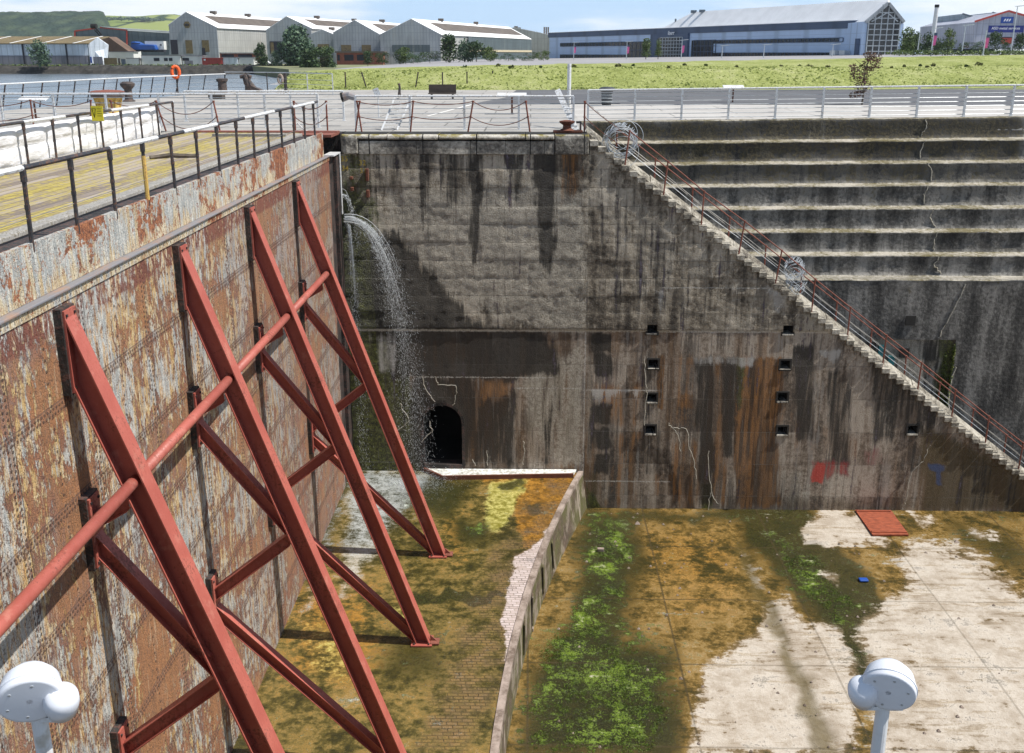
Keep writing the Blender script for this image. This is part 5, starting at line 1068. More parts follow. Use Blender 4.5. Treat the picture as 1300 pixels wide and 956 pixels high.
q = onz(722, 139, 0); t = thing('lamp_column', tuple(q), 'plain white steel pole behind the gap between the two quay railings', 'pole'); b = MB(); b.tube([q, q+np.array([0, 0, 2.05])], .09, 12); b.build('pole', M['white'], t); b = MB(); b.lathe(tuple(q), [(.17, 0), (.17, .03), (.10, .05)], 14); b.build('foot', M['galv'], t)
q = onz(770, 133.5, 0); t = thing('litter_bin', tuple(q), 'dark round litter bin with a flared lid on the asphalt behind the right hand railing', 'litter bin')
b = MB(); b.lathe(tuple(q), [(.22, 0), (.25, .05), (.28, .62)], 22); b.build('body', M['binp'], t)
for z in (.15, .32, .49): b = MB(); b.lathe((q[0], q[1], z), [(.285, 0), (.285, .03)], 22); b.build('band', M['galv'], t)
b = MB(); b.lathe((q[0], q[1], .66), [(.30, 0), (.41, .10), (.41, .15), (.30, .22), (.1, .24)], 22); b.build('lid', M['binp'], t)
q = onz(562, 126, 0); t = thing('bench', tuple(q), 'backed brown bench standing on the quay in front of the grass', 'bench')
b = MB(); b.box(q[0]-.78, q[0]+.78, q[1]-.05, q[1]+.02, .35, .82); b.build('backrest', M['bench'], t); b = MB(); b.box(q[0]-.78, q[0]+.78, q[1]-.5, q[1]-.06, .30, .35); b.build('seat', M['bench'], t)
for s in (-1, 1): b = MB(); b.box(q[0]+s*.6-.04, q[0]+s*.6+.04, q[1]-.45, q[1]+.0, 0, .30); b.build('leg', M['bench'], t)
def low_board(u, v, w, label):
    q = onz(u, v, 0); t = thing('info_board', tuple(q), label, 'board', 'low white boards on the quay'); b = MB(); b.prism([(q[0]-w, q[1]-.2, .72), (q[0]+w, q[1]-.2, .72), (q[0]+w, q[1]+.2, .84), (q[0]-w, q[1]+.2, .84)], (0, 0, .05)); b.build('panel', M['white'], t)
    b = MB(); b.tube([(q[0], q[1], 0), (q[0], q[1], .75)], .04, 8); b.build('leg', M['rust'], t)
low_board(930, 130, .55, 'low white tilted board on the asphalt right of the litter bin'); low_board(650, 145, .62, 'low white tilted board behind the head wall chains'); low_board(46, 152, .55, 'low white tilted board by the railing above the white canvas')
q = onz(481, 150, 0); t = thing('notice_sign', tuple(q), 'small tilted white notice plate on a thin white pole beside the slatted panel', 'sign'); b = MB(); b.tube([q, q+np.array([0,0,1.0])], .025, 8); b.build('pole', M['white'], t); b = MB(); b.prism([(q[0]-.22, q[1]-.03, 1.12), (q[0]+.0, q[1]-.03, 1.2), (q[0]+.12, q[1]-.03, .92), (q[0]-.1, q[1]-.03, .84)], (0, .02, 0)); b.build('plate', M['white'], t)
q = onz(447, 160, 0); t = thing('wrapped_bundle', tuple(q), 'small grey-blue wrapped bundle tied to the top of a railing post near the gate', 'bundle'); b = MB(); b.tube([(q[0]-.28, q[1], 1.0), (q[0]-.05, q[1]-.05, 1.06), (q[0]+.2, q[1], .98)], .16, 9, r1=.11); b.build('wrap', M['clad_grey'] if False else M['ledge'], t); b = MB(); b.tube([(q[0]-.34, q[1], 1.0), (q[0]-.26, q[1], 1.02)], .17, 9); b.build('end_cap', M['black'], t)
# birds: small gull perched on the railing by the slatted panel
q = ony(507, 113, 34.6); b = MB(); b.tube([(q[0]-.02, q[1], q[2]-.22), (q[0], q[1], q[2]-.08), (q[0]+.01, q[1]+.01, q[2]+.05), (q[0], q[1], q[2]+.13)], .05, 9, r1=.035); b.tube([(q[0], q[1], q[2]-.02), (q[0]+.05, q[1]+.02, q[2]-.24)], .035, 6, r1=.008); b.lathe((q[0], q[1], q[2]+.10), [(.02, 0), (.045, .03), (.04, .07), (.01, .10)], 9); b.tube([(q[0], q[1], q[2]+.15), (q[0]-.09, q[1]-.01, q[2]+.14)], .012, 5, r1=.003)
tag(b.build('perched_bird', M['bollard']), 'small dark bird perched on the top rail beside the slatted panel', 'bird')
# the red-leaved tree standing on the road verge
q = onz(1094, 133, 0); t = thing('bronze_tree', tuple(q), 'small sparse bronze-leaved tree growing behind the right hand railing', 'tree')
b = MB(); b.tube([q, q+np.array([.05,0,.7]), q+np.array([-.02,0,1.5]), q+np.array([.1,0,2.2])], .05, 7, r1=.015)
for k in range(14): a = RNG.uniform(0, 6.28); z = RNG.uniform(.4, 1.9); l = RNG.uniform(.4, .8); b.tube([q+np.array([0,0,z]), q+np.array([l*math.cos(a), l*math.sin(a), z+RNG.uniform(.1,.5)])], .02, 5, r1=.006)
b.build('trunk', M['bark'], t)
leaves('crown', [(q[0]-.05, q[1], .9, .42, .4, .45), (q[0]-.25, q[1], 1.5, .55, .4, .4), (q[0]+.3, q[1], 2.0, .55, .5, .38), (q[0]+.45, q[1], 2.3, .4, .3, .25), (q[0]-.6, q[1], 1.85, .25, .3, .2), (q[0]+.1, q[1], 2.45, .3, .3, .2), (q[0]-.4, q[1], .5, .3, .3, .2)], 1500, .05, M['leaf_red'], t)
# near-side white lamp domes, just in front of the camera
def dome(label, u, v, dist, r, flip):
    c = CAM+ray(u, v)/np.linalg.norm(ray(u, v))*dist
    t = thing('domed_lamp', (c[0], c[1], 0), label, 'lamp', 'white domed lamps on the near quay edge')
    sg_ = -1 if flip else 1; ax = Vector((-.35*sg_, -.9, -.28)).normalized(); cc = Vector((c[0], c[1], c[2]-r)); rot = ax.to_track_quat('Z', 'Y').to_matrix()
    def turned(prof, n=40, off=(0, 0, 0), rt=rot):
        b = MB(); b.lathe((0, 0, 0), prof, n); b.v = [tuple(cc+Vector(off)+rt @ Vector(p)) for p in b.v]; return b
    turned([(r*.2, -r*1.0), (r*.62, -r*.86), (r*.88, -r*.55), (r*.99, -r*.1), (r*1.0, r*.22), (r*.97, r*.30), (r*.88, r*.31)]).build('hood', M['lamp'], t, smooth=True)
    turned([(r*.93, r*.20), (r*.86, r*.27), (r*.5, r*.30), (r*.1, r*.31)]).build('face', M['lamp'], t, smooth=True)
    turned([(r*.50, -r*.8), (r*.56, -r*.2), (r*.54, r*.15), (r*.40, r*.38), (r*.12, r*.46)], 30, (-sg_*r*.92, .01, -r*.28), Vector((-.3*sg_, -.5, .8)).normalized().to_track_quat('Z', 'Y').to_matrix()).build('side_cap', M['lamp'], t, smooth=True)
    b = MB()
    for k in range(6): a = k*math.pi/3+.3; pc = cc+rot @ Vector((r*.72*math.cos(a), r*.72*math.sin(a), r*.27)); b.tube([pc, pc+rot @ Vector((0, 0, r*.06))], r*.05, 7)
    b.build('screw', M['galv'], t); turned([(r*1.0, -r*.02), (r*1.035, 0), (r*1.035, r*.06), (r*1.0, r*.08)]).build('seam_ring', M['lamp'], t)
    b = MB(); b.tube([(c[0], c[1]+r*.3, c[2]-r*1.6), (c[0], c[1]+r*.3, 0)], r*.26, 16); b.box(c[0]-r*.7, c[0]+r*.7, c[1]+r*.1, c[1]+r*.5, c[2]-r*2.15, c[2]-r*1.98); b.build('post', M['white'], t)
    return t
dome('white domed lamp at the lower left corner in front of the rusted gate', 33, 848, 2.6, .070, True); dome('white domed lamp at the lower right above the pale dried floor', 1132, 843, 2.6, .062, False)
# ================================================================== BUILDINGS ACROSS THE WATER
def gable_hall(label, uL, uP, uR, vL, vP, vR, vb, Y, length, dirx=.12, mats=('clad_grey','clad_side'), name='warehouse', bands=True, roof=('roofwhite','roofbrown'), detail=None, group='gabled grey warehouses across the water'):
    """hall with its gable towards the river; built from eave / ridge points at depth Y"""
    A = ony(uL, vL, Y); Pk = ony(uP, vP, Y); Bq = ony(uR, vR, Y); zb = min(ony(uL, vb, Y)[2], -.8); dv = np.array([dirx*length, length, 0])
    t = thing(name, (Pk[0], Y, zb), label, 'warehouse', group)
    b = MB(); b.prism([(A[0], Y, zb), (Bq[0], Y, zb), tuple(Bq), tuple(Pk), tuple(A)], (0, .4, 0)); b.build('gable_wall', M[mats[0]], t)
    b = MB()
    for q in (A, Bq): b.prism([(q[0], Y+.4, zb), (q[0], Y+.4, q[2]-.1), (q[0]+.4*(1 if q is A else -1), Y+.4, q[2]-.1), (q[0]+.4*(1 if q is A else -1), Y+.4, zb)], tuple(dv))
    b.build('side_wall', M[mats[1]], t)
    for q, s in ((A, -1), (Bq, 1)):
        def at_(f, o): return Pk+(q-Pk)*f+np.array([0, 0, o])
        for f0, f1, o, mt, y0, y1 in ((0, 1.04, 0, roof[0], 0, 1), (.22 if bands else .9, .74 if bands else .95, .12, roof[1], .10 if s > 0 else .10, .97)):
            b = MB(); p0, p1 = at_(f0, .02+o), at_(f1, .02+o); b.prism([p0+dv*y0, p1+dv*y0, p1+dv*y0+(0,0,.12), p0+dv*y0+(0,0,.12)], tuple(dv*(y1-y0))); b.build('roof_sheet', M[mt], t)
    for k in (.25, .6): c_ = Pk+dv*k; b = MB(); b.box(c_[0]-.8, c_[0]+.8, c_[1]-1, c_[1]+1, c_[2]+.1, c_[2]+.9); b.build('ridge_vent', M['roofbrown'], t)
    return t, A, Pk, Bq, zb
def patch(t, u0, v0, u1, v1, Y, mat, name, proud=.12, th=.1):
    a_ = ony(u0, v0, Y-proud); c_ = ony(u1, v1, Y-proud); b = MB(); b.box(a_[0], c_[0], Y-proud, Y-proud+th, c_[2], a_[2]); return b.build(name, M[mat], t)
t, *_ = gable_hall('left-most tall grey warehouse whose gable carries a round dark emblem', 214, 236, 275, 31.5, 15.5, 35, 80, 300, 62, .21)
Yw = 300
patch(t, 216, 50.5, 226.5, 69, Yw, 'navyvoid', 'doorway'); patch(t, 235, 51, 245, 68, Yw, 'roofochre', 'faded_door'); patch(t, 256, 51, 266, 66, Yw, 'roofochre', 'faded_door'); patch(t, 256, 61, 261, 70, Yw, 'navyvoid', 'small_door', .2)
b = MB(); q = ony(237.5, 31.5, Yw-.15); b.prism([(q[0]+1.05*math.cos(a), Yw-.3, q[2]+1.05*math.sin(a)) for a in np.linspace(0, 2*math.pi, 7)[:-1]], (0, .15, 0)); b.build('emblem', M['roofochre'], t)
b = MB()
for k in range(3): b.prism([(q[0]-.6+k*.45, Yw-.4, q[2]-.3), (q[0]-.3+k*.45, Yw-.4, q[2]-.3), (q[0]-.3+k*.45, Yw-.4, q[2]+.3), (q[0]-.6+k*.45, Yw-.4, q[2]+.3)], (0, .08, 0))
b.build('emblem_mark', M['navyvoid'], t)
t, *_ = gable_hall('grey warehouse second from the left with a wide dark doorway behind the bushy tree', 337.5, 363.5, 395, 38.5, 21, 36, 80, 315, 80, .26); patch(t, 342, 52.5, 362, 68, 315, 'navyvoid', 'doorway'); patch(t, 343, 54, 348, 68, 315, 'roofochre', 'half_open_door', .3)
t, *_ = gable_hall('low narrow grey gabled shed squeezed between two tall warehouses', 395.5, 408.7, 424, 43, 37.7, 44, 80, 309, 30, .2, bands=False); patch(t, 403, 56, 418, 63, 309, 'roofochre', 'faded_door')
t, *_ = gable_hall('grey warehouse second from the right with two small faded shutters', 423, 450, 482, 41.5, 25.7, 43.8, 76, 306, 90, .22); patch(t, 433, 57, 446, 65, 306, 'roofochre', 'faded_door'); patch(t, 459, 57, 471, 65, 306, 'roofochre', 'faded_door')
t, _A, _P, W4B, _z = gable_hall('right-most large grey warehouse with a long glazed side opening', 482.3, 522, 559, 44, 24.2, 43.7, 76, 303, 95, .28); patch(t, 498, 57, 546, 66, 303, 'glassgrey', 'dark_panel')
# its long side as seen beyond the gable: dark glazing band with a cream strip
dv4 = np.array([.28*95, 95, 0]); A_ = W4B+dv4*.24; B_ = W4B+dv4*.99
b = MB()
def side_strip(z0, z1, mat, name, off=.0):
    n_ = np.array([B_[1]-A_[1], -(B_[0]-A_[0]), 0.0]); n_ /= np.linalg.norm(n_); a0 = A_+n_*off; b0 = B_+n_*off; b = MB()
    b.prism([(a0[0], a0[1], z0), (b0[0], b0[1], z0), (b0[0], b0[1], z1), (a0[0], a0[1], z1)], tuple(n_*.25)); b.build(name, M[mat], t)
side_strip(3.7, 7.5, 'glassgrey', 'glazed_opening', .3); side_strip(-1, 3.0, 'glassgrey', 'glazed_opening', .3); side_strip(3.0, 3.7, 'cream', 'cream_beam', .5)
t, *_ = gable_hall('pale far warehouse half hidden behind the right-most one', 640, 652, 698, 40, 35, 44.5, 72, 420, 60, .05, ('clad_side','clad_side')); b = MB()
for u in (691, 693.5, 696): q = ony(u, 37, 425); b.box(q[0]-.3, q[0]+.3, 424, 425, q[2]-3, q[2]+.8)
b.build('roof_flue', M['roofbrown'], t)
# red brick annex under the middle warehouses, another by the left river side
t = thing('brick_annex', (-50, 298, -.6), 'low red brick annex with dark windows below the middle grey warehouse', 'annex'); Yw = 298
patch(t, 427, 66, 486, 84, Yw, 'brick', 'wall', 0, 6); patch(t, 425, 65, 488, 67, Yw, 'roofbrown', 'flat_roof', .5, 7)
for u0, u1 in ((428,431.5),(437,449),(453,462),(466,470)): patch(t, u0, 69.5, u1, 77, Yw, 'navyvoid', 'window', .1)
t = thing('brick_annex', (-95, 285, -.6), 'low red brick block with dark window band behind the white cabins by the river', 'annex'); Yw = 285
patch(t, 279, 67.5, 328, 83, Yw, 'brick', 'wall', 0, 6); patch(t, 281, 69, 297, 72.5, Yw, 'navyvoid', 'window', .1); patch(t, 302, 69, 320, 72.5, Yw, 'navyvoid', 'window', .1); patch(t, 278, 66.6, 329, 67.9, Yw, 'clad_side', 'flat_roof', .4, 7)
# white/blue sheds at the left end
t = thing('long_shed', (-140, 272, -.8), 'long low white shed with a lichen-brown roof and grey plinth on the far left bank', 'shed'); Yw = 272
patch(t, -90, 55, 112, 70.5, Yw, 'clad_white', 'wall', 0, 12); patch(t, -90, 70.5, 112, 84, Yw, 'clad_base', 'plinth', .1, 12.1)
A = ony(112, 56, Yw); Bq = ony(137, 57, Yw+3); Pk = ony(123.5, 47.5, Yw+1); zb = ony(112, 84, Yw)[2]
b = MB(); b.prism([(A[0]+.01, Yw+.0, zb), (Bq[0], Yw+.5, zb), tuple(Bq), tuple(Pk), (A[0]+.01, Yw, A[2])], (0, .5, 0)); b.build('gable_wall', M['clad_white'], t)
b = MB(); L0 = ony(-90, 54.5, Yw); dz = Pk[2]-A[2]; b.prism([(L0[0], Yw-.4, A[2]), (A[0]+.2, Yw-.4, A[2]), (Pk[0], Yw+9, Pk[2]+.2), (L0[0], Yw+9, Pk[2]+.2)], (0, 0, .2)); b.build('roof_sheet', M['roofochre'], t)
for k in range(5): x = A[0]-4-k*8.5; b = MB(); b.prism([(x, Yw-.45, A[2]+.22), (x+.35, Yw-.45, A[2]+.22), (x+4.5, Yw+9, Pk[2]+.42), (x+4.1, Yw+9, Pk[2]+.42)], (0, 0, .05)); b.build('roof_lap', M['roofwhite'], t)
for u in (29, 84, -30): patch(t, u, 55, u+1.6, 84, Yw, 'navyvoid', 'downpipe', .3)
patch(t, 114, 72, 117, 80, Yw, 'sign_blue2', 'small_panel', .3)
t = thing('rusty_roofed_shed', (-125, 300, -.8), 'shed with a steep rust-brown roof sloping to the right beside the white gable', 'shed'); Yw = 290
a_ = [ony(u, v, Yw) for u, v in ((120,46),(137,46.5),(163,65),(137,65.5))]; b = MB(); b.prism([tuple(p) for p in a_], (0, 6, 0)); b.build('roof', M['roofrust'], t); patch(t, 137, 65.3, 172, 80, Yw, 'whitebox', 'wall', -.2, 5)
t = thing('dark_shed', (-125, 330, -.8), 'large dark blue-grey shed outlined with red trim behind the long white shed', 'shed'); Yw = 330
pts = [(95,39.5),(129,35),(215,41.5),(215,82),(95,82)]; P3 = [tuple(ony(u, v, Yw)) for u, v in pts]; b = MB(); b.prism(P3, (0, 12, 0)); b.build('wall', M['clad_dark'], t)
for (u0, v0), (u1, v1), mt in (((94.5,39.5),(120,36),'redtrim'), ((127,34.8),(162,38.2),'redtrim'), ((160,38),(215,41.3),'roofwhite'), ((129,34.5),(215,40.2),'roofwhite'), ((95,39.5),(95,60),'redtrim'), ((161,38.5),(161,60),'redtrim')):
    b = MB(); b.bar(tuple(ony(u0, v0, Yw-.3)), tuple(ony(u1, v1, Yw-.3)), .4, .28, (0,1,0)); b.build('trim' if mt == 'redtrim' else 'roof_edge', M[mt], t)
t = thing('conveyor', tuple(ony(125, 45, 305)), 'black inclined conveyor boom rising above the rust-brown roof', 'conveyor')
b = MB(); p0, p1 = ony(130, 47, 305), ony(120, 36, 305)
b.bar(p0+(0,0,.55), p1+(0,0,.55), .25, .25); b.bar(p0-(0,0,.55), p1-(0,0,.55), .25, .25)
for k in range(6): f0, f1 = k/6, (k+1)/6; b.bar(p0+(p1-p0)*f0+(0,0,.55), p0+(p1-p0)*f1-(0,0,.55), .15, .15)
b.build('truss', M['black'], t); b = MB(); b.tube([p1+(-.9,0,.6), p1+(.7,0,.6)], .75, 10); b.build('head_drum', M['black'], t)
t = thing('blue_vessel', tuple(ony(186, 62, 296)), 'bright blue workboat hull laid up among the sheds with a white cabin at its stern', 'boat'); Yw = 296
b = MB(); b.prism([tuple(ony(u, v, Yw)) for u, v in ((163,62),(166,58),(165.5,53),(171,52.5),(178,56),(196,56.8),(198.5,63.5),(168,63.5))], (0, 4, 0)); b.build('hull', M['blueboat'], t, bevel=.3); patch(t, 183.5, 52.2, 208.5, 63, Yw+2, 'whitebox', 'deckhouse', 0, 4); patch(t, 171, 63, 208, 66, Yw, 'navyvoid', 'keel_block', -1, 2)
for u0 in (203,): patch(t, u0, 56, u0+2, 58, Yw+2, 'navyvoid', 'cabin_window', .1)
patch(t, 167.5, 54.5, 178, 55.5, Yw, 'navyvoid', 'deck_rail', .2)
def cabin(label, u0, v0, u1, v1, Yw, mat, wins=(), extra=(), name='site_cabin', cat='cabin'):
    a_ = ony(u0, v0, Yw); t = thing(name, (a_[0], Yw, -.7), label, cat, 'cabins and containers on the far bank'); patch(t, u0, v0, u1, v1, Yw, mat, 'body', 0, 3.5); patch(t, u0-.3, v0-.5, u1+.3, v0+.3, Yw, 'clad_base' if mat != 'redbox' else 'redbox', 'roof_rim', .2, 3.9)
    for w in wins: patch(t, *w, Yw, 'navyvoid', 'window', .08)
    for w in extra: patch(t, *w[:4], Yw, w[4], w[5], .12)
    return t
cabin('white cabin with two dark windows, leftmost on the far bank', 179, 70.5, 230, 83, 276, 'whitebox', ((195,73.5,202.5,77.5),(208,73.5,213,77.5),(214.2,73.5,219,77.5)))
cabin('white cabin left of the red container with one dark window', 231, 71, 258, 83, 276.5, 'whitebox', ((231.5,73.5,240,77),), ((234,77,245,82.8,'clad_base','step'),))
cabin('red shipping container among white cabins on the far bank', 256.3, 74, 282.2, 84, 274, 'redbox', (), ((258.5,75,261,77,'sign_white','placard'),), 'container', 'container')
cabin('white container standing just right of the red one', 282.6, 73, 302.3, 84.7, 274.5, 'clad_white', (), (), 'container', 'container'); cabin('white container nearest the dark round tree', 303, 73, 322.7, 84.7, 275, 'whitebox', (), (), 'container', 'container')
cabin('small white cabin behind the grey fence panels on the left', 160, 74, 177, 83.5, 275, 'whitebox', ((176,73,178,83),)); cabin('long pale roofed low building behind the fence panels', 137, 65.8, 170, 74, 284, 'whitebox')
t = thing('scrap_fence', tuple(ony(140, 84, 271.5)), 'patchwork grey and brown fence panels beside the long white shed', 'fence')
for u0, u1, v0, mt in ((118,131,72,'clad_base'), (131.5,149,73.5,'roofochre'), (149.5,153,74,'bollard'), (153.5,160,75,'clad_dark'), (144,152,82,'clad_base')): patch(t, u0, v0, u1, 84 if v0 < 80 else 92, 271.5, mt, 'panel', .1, .2)
t = thing('parked_car', tuple(ony(337, 84, 272)), 'small pale pinkish car parked between the two dark trees on the far bank', 'car'); q = ony(337, 84, 272)
b = MB(); b.prism([(q[0]-2, 272, q[2]+.25), (q[0]+2, 272, q[2]+.25), (q[0]+2.0, 272, q[2]+.75), (q[0]+1.1, 272, q[2]+.85), (q[0]+.5, 272, q[2]+1.35), (q[0]-1.0, 272, q[2]+1.35), (q[0]-1.6, 272, q[2]+.85), (q[0]-2.05, 272, q[2]+.7)], (0, 1.7, 0)); b.build('body', M['pink'] if False else M['whitebox'], t, bevel=.08)
for s in (-1.25, 1.25): b = MB(); b.tube([(q[0]+s, 271.95, q[2]+.3), (q[0]+s, 272.2, q[2]+.3)], .31, 14); b.build('wheel', M['black'], t)
b = MB(); b.prism([(q[0]-.95, 271.96, q[2]+.9), (q[0]+.9, 271.96, q[2]+.9), (q[0]+.42, 271.96, q[2]+1.28), (q[0]-.85, 271.96, q[2]+1.28)], (0, .05, 0)); b.build('side_window', M['glass'], t)
# ------------------------------------------------------------------ OFFICE BUILDING
OL_, OR_ = ony(698, 41.8, 330), ony(1102, 24.9, 205)
ztop = OL_[2]; zL, zR = 1.0-.1, 2.3; e = np.array([OR_[0]-OL_[0], OR_[1]-OL_[1]]); LEN = np.linalg.norm(e); e /= LEN; nrm = np.array([e[1], -e[0]])   # outward (to camera)
off_ = thing('office_building', (OL_[0], OL_[1], zL), 'long two-storey pale blue office block with navy fascia and glass gable at its right', 'office building')
def uv2s(u, v):
    """distance along the facade and height for a facade point"""
    r = ray(u, v); A2 = np.array([[r[0], -e[0]], [r[1], -e[1]]]); tt, s = np.linalg.solve(A2, OL_[:2]-CAM[:2]); return s, CAMH+r[2]*tt
def fac(u0, u1, vt0, vb0, mat, name, o0=0.0, o1=.3, z=None, parent=None):
    s0, _ = uv2s(u0, vt0); s1, _ = uv2s(u1, vt0); um = (u0+u1)/2
    z1 = uv2s(um, vt0)[1] if z is None else z[1]; z0 = uv2s(um, vb0)[1] if z is None else z[0]
    b = MB(); pts = []
    p = [OL_[:2]+e*s0-nrm*o1, OL_[:2]+e*s1-nrm*o1, OL_[:2]+e*s1+nrm*o0, OL_[:2]+e*s0+nrm*o0]
    b.prism([(q[0], q[1], z0) for q in p], (0, 0, z1-z0)); return b.build(name, M[mat], parent or off_)
FB = ztop-1.45
fac(698, 1102, 0, 0, 'office', 'wall', 0, 6.5, (0.2, FB)); fac(697, 1104, 0, 0, 'navy', 'fascia', .25, 6.7, (FB+.002, ztop)); fac(697, 1104, 0, 0, 'roofwhite', 'parapet_cap', .35, 6.8, (ztop+.002, ztop+.12))
fac(830, 878, 0, 0, 'navy', 'entrance_wall', .6, .0, (.3, FB-.003))
def glass_rect(u0, u1, v0, v1, um, nx_, nz_, name='window', o=.12):
    """glazing given by its height at column um, level along the facade"""
    z1 = uv2s(um, v0)[1]; z0 = uv2s(um, v1)[1]; w = fac(u0, u1, 0, 0, 'glass', name, o, -.02 if o < .5 else -.55, (z0, z1)); s0, s1 = uv2s(u0, 60)[0], uv2s(u1, 60)[0]; b = MB(); q = lambda s, oo: OL_[:2]+e*s+nrm*oo
    for i in range(nx_+1): s = s0+(s1-s0)*i/nx_; a_, c_ = q(s, o+.02), q(s, o+.12); b.bar((a_[0], a_[1], z0), (a_[0], a_[1], z1), .16, .1, (0,1,0))
    for j in range(nz_+1): z = z0+(z1-z0)*j/nz_; a_, c_ = q(s0, o+.05), q(s1, o+.05); b.bar((a_[0], a_[1], z), (c_[0], c_[1], z), .1, .12)
    b.build('mullion', M['mull' if o > .5 else 'navy'], w)
glass_rect(712, 798, 54.0, 58.5, 755, 22, 1); glass_rect(712, 798, 69.5, 74.5, 755, 22, 1); glass_rect(798, 829, 53, 74, 813, 6, 2)
glass_rect(840.5, 869, 47.5, 73, 855, 8, 6, 'entrance_glazing', .7); glass_rect(881, 909, 51, 73, 895, 6, 3, 'window'); glass_rect(909, 1070, 49.6, 54.2, 990, 34, 1); glass_rect(909, 1060, 67, 72.2, 990, 32, 1)
s_, z_ = uv2s(855, 42); ang = math.atan2(e[1], e[0]); q = OL_[:2]+e*s_+nrm*.72
text('iburr', 1.5, (q[0], q[1], z_), M['sign_white'], off_, (math.pi/2, 0, ang), 'wall_lettering', .03)
for u in (1068, 1080): fac(u, u+7, 64, 69.8, 'whitebox', 'roof_unit', 3.0, -1.5)
# roof: white pitched, set back, and glass gable end
rp = lambda u, back, z: (lambda s: (*(OL_[:2]+e*s-nrm*back), z))(uv2s(u, 60)[0])
b = MB(); zr = ztop+.12; zk = ztop+3.9
b.add([rp(838, .6, zr), rp(1103, .6, zr), rp(1103, 4.0, zk), rp(862, 4.0, zk), rp(838, 6.6, zr), rp(1103, 6.6, zr)], [(0,1,2,3),(4,3,2,5),(0,3,4),(1,5,2)]); b.build('pitched_roof', M['roofwhite'], off_)
for u in (858.5, 869, 843): p = rp(u+5, 3.6 if u != 843 else 2, zk); b = MB(); b.box(p[0]-.7, p[0]+.7, p[1]-.5, p[1]+.5, p[2]-.3, p[2]+.35) if u != 843 else b.box(p[0]-.2, p[0]+.2, p[1]-.2, p[1]+.2, zr+.8, zr+2.2); b.build('roof_vent', M['clad_dark'], off_)
Yg = 200.0; gl = ony(1103, 26, Yg); gr = ony(1143, 26, Yg); pk = ony(1127.5, 2.8, Yg); zb = 1.9
b = MB(); b.prism([(gl[0], Yg, zb), (gr[0], Yg, zb), (gr[0], Yg, gr[2]), (pk[0], Yg, pk[2]-.6), (gl[0], Yg, gl[2])], (1.2, 22, 0)); eg = b.build('glass_gable', M['glass'], off_)
b = MB(); b.bar((gl[0]-.6, Yg-.2, gl[2]-.3), (pk[0], Yg-.2, pk[2]-.2), .5, .9, (0,1,0)); b.bar((gr[0]+.6, Yg-.2, gr[2]-.3), (pk[0], Yg-.2, pk[2]-.2), .5, .9, (0,1,0)); b.build('gable_verge', M['clad_grey'], off_)
b = MB(); b.prism([(gl[0]-.8, Yg+.4, gl[2]-.3), (pk[0], Yg+.4, pk[2]+.2), (pk[0], Yg+.4, pk[2]), (gl[0]-.8, Yg+.4, gl[2]-.6)], (1.2, 22, 0)); b.prism([(gr[0]+.8, Yg+.4, gl[2]-.3), (pk[0], Yg+.4, pk[2]+.2), (pk[0], Yg+.4, pk[2]), (gr[0]+.8, Yg+.4, gl[2]-.6)], (1.2, 22, 0)); b.build('gable_roof', M['roofwhite'], off_)
b = MB()
for i in range(6): x = gl[0]+(gr[0]-gl[0])*i/5; b.box(x-.09, x+.09, Yg-.18, Yg-.01, zb, gl[2]+(.2 if i in (0, 5) else 1.6+1.3*(i in (2, 3))))
for j in range(9):
    z = zb+(gl[2]-zb)*j/6.6; k = 1.0 if z < gl[2] else max(.1, 1-(z-gl[2])/(pk[2]-gl[2])); cxx = pk[0]*(1-k)+(gl[0]+gr[0])/2*k; w = (gr[0]-gl[0])/2*k; b.box(cxx-w, cxx+w, Yg-.2, Yg-.02, z-.08, z+.08)
b.bar((gl[0]+.5, Yg-.15, gl[2]-.2), (pk[0], Yg-.15, pk[2]-1.9), .2, .12, (0,1,0)); b.bar((gr[0]-.5, Yg-.15, gr[2]-.2), (pk[0], Yg-.15, pk[2]-1.9), .2, .12, (0,1,0)); b.build('gable_mullion', M['mull'], eg)
b = MB(); b.box(gr[0]+.05, gr[0]+.7, Yg-.1, Yg+20, zb, gr[2]-.6); b.box(gl[0]-1.0, gl[0]-.1, Yg+.2, Yg+12, zb, gl[2]-.2); b.build('end_pier', M['office'], off_); b = MB(); b.box(gl[0]-1.9, gl[0]-1.0, Yg+.9, Yg+1.2, zb, zb+3.4); b.build('dark_recess', M['navy'], off_)
# ------------------------------------------------------------------ METAL SERVICES HALL
Yw = 215; t = thing('metal_services_hall', tuple(ony(1280, 62, Yw)), 'lilac-grey gabled industrial hall with red roof trim and blue signs at the right edge', 'industrial hall')
pts = [(1236,62),(1237,28),(1280,14.6),(1324,27),(1325,62)]; P3 = [tuple(ony(u, v, Yw)) for u, v in pts]; b = MB(); b.prism(P3, (4, 40, 0)); b.build('wall', M['metal_bldg'], t)
for i in ((1, 2), (2, 3)): b = MB(); b.bar(np.array(P3[i[0]])+(0,-.2,.1), np.array(P3[i[1]])+(0,-.2,.1), .35, .3, (0,1,0)); b.build('roof_trim', M['redtrim'], t)
patch(t, 1271.5, 21.5, 1286, 29.4, Yw, 'sign_blue2', 'upper_sign'); sb = patch(t, 1255.5, 32.5, 1299, 41.2, Yw, 'sign_blue', 'name_sign'); patch(t, 1271.5, 48, 1284, 55.5, Yw, 'redtrim', 'roller_door'); patch(t, 1270, 47, 1285, 48, Yw, 'navyvoid', 'door_head')
q = ony(1277, 36, Yw-.3); text('ASD metal services', .74, tuple(q), M['sign_white'], t, (math.pi/2, 0, 0), 'sign_lettering', .02)
b = MB(); q = ony(1278.5, 25.5, Yw-.25)
